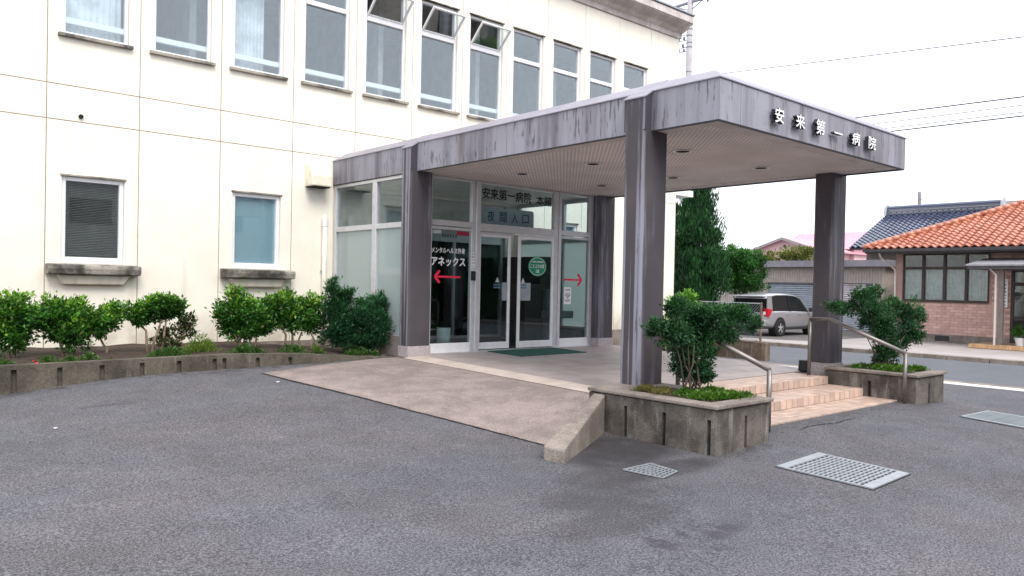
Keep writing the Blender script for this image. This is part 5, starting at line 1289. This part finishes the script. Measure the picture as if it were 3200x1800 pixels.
for i in range(8):
    zc = zz+.07+i*.118
    for k in range(4):
        a = rs.uniform(-.045, .045); b = rs.uniform(-.035, .035)
        if k % 2: mb.box(HXW-.0535, HXW-.0505, ys_+a-.007, ys_+a+.007, zc-.035, zc+.035)
        else: mb.box(HXW-.0525, HXW-.0505, ys_-.042, ys_+.042, zc+b-.006, zc+b+.006)
mb.build('writing', MAT['black'], t2)
pY = float(onX(3188, 1050, 29.7)[1]); pZ = lot(28.9)+.136
t2 = thing('potted_plant', 'white flower pot with a leafy plant by the house door', 'potted plant', (29.7, pY, pZ))
MB().tube([(29.7, pY, pZ), (29.7, pY, pZ+.26)], [.11, .16], 14).build('pot', MAT['white'], t2)
crown('foliage', t2, [(29.7, pY, pZ+.42, .24, .24, .2)], 500, .09, GREEN, 51, per=10)

# ------------------------------------------------------------------ dark-tiled house behind
RX = 40.0; rL, rR = onX(2777, 645, RX), onX(3132, 624, RX); RZ = float((rL[2]+rR[2])/2)-.45; yL, yR = float(rL[1])+.05, float(rR[1])
q = onY(2642, 775, yL+.25); EX2, EZ2 = float(q[0]), float(q[2]); SL2 = (RZ-EZ2)/(RX-EX2); ang2 = math.atan(SL2)
t = thing('dark_roof_house', 'house with a steep navy glazed-tile gable roof behind the orange roof', 'house', (RX, 1, lot(30)))
navy = NT('navy_tile'); navy.set(Roughness=.2); navy.b.inputs['Specular IOR Level'].default_value = 1.0; navy.b.inputs['Coat Weight'].default_value = .6; navy.b.inputs['Coat Roughness'].default_value = .12
oi = navy.n('ShaderNodeObjectInfo'); navy.col(navy.mix(navy.ramp(oi.outputs['Random'], 0, 1), (.030, .040, .080), (.055, .070, .125))); navy = navy.m
wm = M('old_house_wall', (.20, .17, .15), .8)
MB().prism([(EX2+.9, lot(30)), (2*RX-EX2-.9, lot(30)), (2*RX-EX2-.9, EZ2+.35), (RX, RZ-.15), (EX2+.9, EZ2+.35)], 'y', yR-.3, yL-.35).build('wall', wm, t)
roof = MB().prism([(EX2, EZ2), (RX, RZ), (2*RX-EX2, EZ2), (2*RX-EX2, EZ2-.1), (RX, RZ-.14), (EX2, EZ2-.1)], 'y', yR-.6, yL+.05).build('roof', M('navy_underlay', (.03, .03, .04), .8), t)
tw, tl_ = .27, .235; tme = tile_roof_mesh('roof_tile', tw*1.02, tl_/math.cos(ang2), .05, .045, navy); cand = []
for r in range(int((RX-EX2)/tl_)+1):
    x = EX2-.05+r*tl_
    for j in range(int((yL-yR+.6)/tw)+1):
        y = yL-tw*(j+.5)+.05; z = EZ2+SL2*(x-EX2)+.035; cand.append((x, y, z))
def vis(p):
    px = proj(p); hip = 770+(px[0]-2703)/497*(638-770); return (px[1] < hip+4) or px[0] < 2703
V_ = [p for p in cand if vis(p)]; V_.sort(key=lambda p: p[0]); one = V_[:300]; more = V_[300:]+[p for p in cand if not vis(p) and proj(p)[0] < 3200]
for p in one: link('roof_tile', tme, roof, loc=p, rot=(0, -ang2, 0))
mb = MB(); c_, s_ = math.cos(ang2), math.sin(ang2)
for (x, y, z) in more:
    b = len(mb.v); mb.v += [(x+v.co.x*c_-v.co.z*s_, y+v.co.y, z+v.co.x*s_+v.co.z*c_) for v in tme.vertices]; mb.f += [tuple(b+i for i in p.vertices) for p in tme.polygons]
mb.build('roof_tile_field', navy, roof)['kind'] = 'stuff'
for k, (hw, z) in enumerate(((.17, .0), (.155, .11), (.14, .22))): MB().box(RX-hw, RX+hw, yR, yL, RZ+z, RZ+z+.085).build('ridge_course', navy, t)
MB().tube([(RX, yR-.02, RZ+.36), (RX, yL+.02, RZ+.36)], .10, 10).build('ridge_cap', navy, t)
for y in (yL+.03, yR-.05): MB().prism([(RX-.25, RZ-.02), (RX+.25, RZ-.02), (RX+.2, RZ+.4), (RX+.06, RZ+.56), (RX-.06, RZ+.56), (RX-.2, RZ+.4)], 'y', y-.05, y+.05).build('ridge_end', M('pale_ridge_end', (.40, .42, .48), .4) if y > yL else bpy.data.materials['pale_ridge_end'], t)
t = thing('chimney_aerial', 'grey flue pipe with a small TV aerial above the navy roof', 'aerial', (44, 3, 4))
a, b = onX(2874, 640, 43), onX(2874, 600, 43)
MB().tube([(a[0], a[1], lot(30)), b], .09, 10).build('flue', M('flue_grey', (.27, .26, .28), .5), t)
ap = onX(2885, 622, 43); MB().tube([(b[0], b[1], ap[2]-.05), ap, (ap[0], ap[1]-.25, ap[2]+.1)], .02, 6).build('arm', MAT['galv'], t)
ar = MB(); q = (ap[0], ap[1]-.25, ap[2]+.1); ar.tube([(q[0], q[1]+.12, q[2]+.06), (q[0], q[1]-.3, q[2]+.06)], .012, 5)
for k in range(4): ar.tube([(q[0]-.12, q[1]+.08-k*.1, q[2]+.06), (q[0]+.12, q[1]+.08-k*.1, q[2]+.06)], .008, 5)
ar.tube([q, (q[0], q[1], q[2]+.06)], .012, 5); ar.build('aerial', MAT['galv'], t)
# brown eave of one more house at the right edge
t = thing('far_house', 'corner of a brown-eaved house behind the orange roof at the right edge', 'house', (48, -2, lot(30)))
a = onX(3140, 640, 48); MB().box(48, 54, a[1]-9, a[1], lot(30), a[2]-.1).build('wall', M('brown_wall', (.20, .10, .10), .8), t); MB().box(47.2, 54.8, a[1]-9.5, a[1]+.7, a[2]-.1, a[2]+.12).build('roof', M('grey_eave', (.36, .34, .36), .6), t)

# ------------------------------------------------------------------ pink house far behind
PXX = 62.0; ap, el, er = onX(2453, 743, PXX), onX(2345, 783, PXX), onX(2566, 783, PXX); wl_, wr_ = onX(2367, 800, PXX), onX(2541, 800, PXX)
t = thing('pink_house', 'pale pink gabled house far behind the garage', 'house', (PXX, float(ap[1]), lot(30)))
pk = M('pink_render', (.74, .50, .52), .8, var=.05); zA, zE = float(ap[2]), float((el[2]+er[2])/2)
sl = (zA-zE)/(float(el[1])-float(ap[1])); zW = zA - sl*(float(wl_[1])-float(ap[1]))
MB().prism([(float(wr_[1]), lot(30)), (float(wl_[1]), lot(30)), (float(wl_[1]), zW-.05), (float(ap[1]), zA-.06), (float(wr_[1]), zW-.05)], 'x', PXX, PXX+9).build('wall', pk, t)
pr_ = M('pink_roof', (.62, .30, .36), .6)
MB().prism([(float(er[1]), zE), (float(ap[1]), zA), (float(el[1]), zE), (float(el[1]), zE-.12), (float(ap[1]), zA-.12), (float(er[1]), zE-.12)], 'x', PXX-.5, PXX+9.3).build('roof', pr_, t)
MB().prism([(float(er[1])-.01, zE+.02), (float(ap[1]), zA+.03), (float(el[1])+.01, zE+.02), (float(el[1])+.01, zE-.2), (float(ap[1]), zA-.2), (float(er[1])-.01, zE-.2)], 'x', PXX-.56, PXX-.505).build('barge_board', M('grey_barge', (.30, .27, .28), .6), t)
MB().cyl((PXX-.04, float(ap[1]), zA-.75), .14, .03, 12, 'x').build('gable_vent', MAT['alu_dark'], t); MB().cyl((PXX-.04, float(ap[1]), zA-1.15), .07, .03, 12, 'x').build('gable_vent', MAT['alu_dark'], t)
a = onX(2497, 731, 72); b = onX(2600, 731, 72); c_ = onX(2480, 770, 70)
t = thing('pink_roof_house', 'upper pink roof behind the pink gabled house', 'house', (72, float(b[1]), lot(30)))
MB().prism([(68, float(c_[2])-.5), (72, float(a[2])), (76, float(c_[2])-.5)], 'y', float(b[1])-4, float(a[1])).build('roof', pr_, t); MB().box(68.6, 75.4, float(b[1])-3.8, float(a[1])-.3, lot(30), float(c_[2])-.5).build('wall', pk, t)

# ------------------------------------------------------------------ utility pole and wires
dd = ray(2154, 150); P0 = CAM + dd*35.0; px_, py_ = float(P0[0]), float(P0[1])
t = thing('utility_pole', 'grey concrete utility pole with crossarms and insulators behind the building corner', 'utility pole', (px_, py_, lot(30)))
zz = lambda y: float((CAM+ray(2154, y)*35.0)[2])
MB().tube([(px_, py_, lot(30)-.2), (px_, py_, zz(-140))], [.19, .12], 14).build('pole', M('pole_concrete', (.38, .36, .38), .8, var=.12), t, smooth=True)
for y in (78, 92, 112, 134, 148, 225): MB().tube([(px_, py_, zz(y)-.02), (px_, py_, zz(y)+.02)], .150, 14).build('band', M('pole_band', (.22, .23, .28), .5, .5) if not bpy.data.materials.get('pole_band') else bpy.data.materials['pole_band'], t)
arm = bpy.data.materials['pole_band']
for y, l_, h2 in ((8, 1.3, .05), (-60, 1.5, .05)): MB().box(px_-.05, px_+.05, py_-l_, py_+l_, zz(y)-h2, zz(y)+h2).build('crossarm', arm, t)
MB().tube([(px_, py_, zz(34)), (px_-.02, py_-.9, zz(6))], .025, 6).build('brace', arm, t); MB().tube([(px_, py_, zz(34)), (px_-.02, py_+.9, zz(6))], .025, 6).build('brace', arm, t)
for k, (y, off) in enumerate(((100, .75), (118, .5), (118, .22), (133, .55), (140, .28), (152, .5), (156, .22), (20, 1.1), (20, -1.0), (12, 1.35))):
    MB().tube([(px_-.1, py_+off, zz(y)-.07), (px_-.1, py_+off, zz(y)+.07)], [.06, .045], 8).build('insulator', M('insulator', (.13, .15, .22), .4) if not bpy.data.materials.get('insulator') else bpy.data.materials['insulator'], t)
for y in (102, 119, 141, 154): MB().tube([(px_, py_, zz(y)-.06), (px_-.1, py_+.85, zz(y)-.09)], .018, 6).build('bracket', arm, t)
for i, (x1_, y1_, x2_, y2_, r, lab) in enumerate(((2690, 366, 3200, 302, .022, 'upper of the two thick wires right of the canopy'), (2790, 410, 3200, 362, .022, 'lower of the two thick wires right of the canopy'),
        (2760, 384, 3200, 328, .013, 'upper thin wire between the two thick wires'), (2780, 400, 3200, 350, .013, 'lower thin wire just above the lowest thick wire'), (2700, 176, 3200, 115, .016, 'single thin wire high in the sky at the right'))):
    a, b = onX(x1_, y1_, px_), onX(x2_, y2_, px_); d = b-a
    p0 = np.array((px_, py_, a[2]+d[2]*(py_-a[1])/d[1])); p1 = b + d*2.2
    pts = [p0+(p1-p0)*s_ for s_ in np.linspace(0, 1, 12)]
    tag(MB().tube(pts, r, 6).build('wire', MAT['alu_dark']), 'overhead wire, ' + lab, 'wire', 'overhead wires')
bpy.data.materials.remove(bpy.data.materials['x'])

# ------------------------------------------------------------------ unseen trees and house added outside the frame for the doors to mirror
for i, (x, y, h, lab) in enumerate(((24.5, -19, 6.5, 'added unseen tree beyond the right edge for door reflections, nearest the orange-roofed house'), (24.2, -23, 7.2, 'second added unseen tree beyond the right edge for door reflections'), (24.8, -27, 6.6, 'third added unseen tree beyond the right edge for door reflections'), (24.3, -31, 7.4, 'fourth added unseen tree beyond the right edge for door reflections'), (25, -35.5, 7.0, 'last added unseen tree beyond the right edge for door reflections'))):
    t = thing('added_street_tree', lab, 'tree', (x, y, -.38), 'unseen trees added beyond the right edge for reflections')
    MB().tube([(x, y, -.45), (x+.1, y, h*.45), (x, y+.1, h*.8)], [.2, .15, .06], 9).build('trunk', MAT['bark_dark'], t, smooth=True)
    lob = [(x+1.3*math.cos(a), y+1.7*math.sin(a), z, 1.25, 1.5, 1.15) for z in (1.2, 2.7, 4.2) for a in (0, 1.6, 3.1, 4.7)] + [(x, y, h-1.2, 1.5, 1.7, 1.3)]
    crown('crown', t, lob, 7000, .34, DARK, 60+i, per=14, clump=.5)

t = thing('added_house', 'unseen brown house added beyond the right edge to darken the door reflections', 'house', (33, -28, -.6))  # unseen house added to close the bright gaps in the mirrored trees
MB().box(29, 37, -44, -16.5, -.7, 5.6).build('wall', M('added_house_wall', (.13, .115, .10), .8), t)
MB().prism([(28.2, 5.5), (33, 8.0), (37.8, 5.5), (37.8, 5.35), (28.2, 5.35)], 'y', -44.6, -16).build('roof', M('added_house_roof', (.07, .07, .08), .6), t)

for i, (qx, qy, lab) in enumerate(((172, 1341, 'tiny white paper scrap on the asphalt at the left'), (868, 1196, 'tiny white paper scrap on the asphalt near the ramp'))):
    p = ground_hit(qx, qy); rs = np.random.RandomState(70+i); mb = MB()
    ring = [(p[0]+r_*math.cos(a), p[1]+.6*r_*math.sin(a), p[2]+.012+.008*rs.rand()) for a, r_ in zip(np.linspace(0, 5.6, 8), .014+.016*rs.rand(8))]
    mb.face(ring); mb.face([(x, y, z-.006) for x, y, z in reversed(ring)])
    tag(mb.build('paper_scrap', MAT['white']), lab, 'litter', 'paper scraps on the asphalt')

t = thing('added_annex', 'unseen grey annex added behind the camera to darken the lower window reflections', 'building', (6, -42, -.5))  # unseen annex added so the lower windows mirror something darker than sky
MB().box(-22, 30, -52, -36, -.7, 7.4).build('wall', M('added_annex_wall', (.34, .33, .31), .8), t); MB().box(-22.4, 30.4, -52.4, -35.6, 7.41, 7.7).build('roof', M('added_annex_roof', (.2, .2, .2), .8), t)
me = MB().box(-1.1, 1.1, 0, .06, 0, 1.4).mesh('window', gl_ := bpy.data.materials['car_glass'])
for i in range(13):
    for z in (.6, 4.3): link('window', me, t, loc=(-20+i*3.9, -35.99, z))
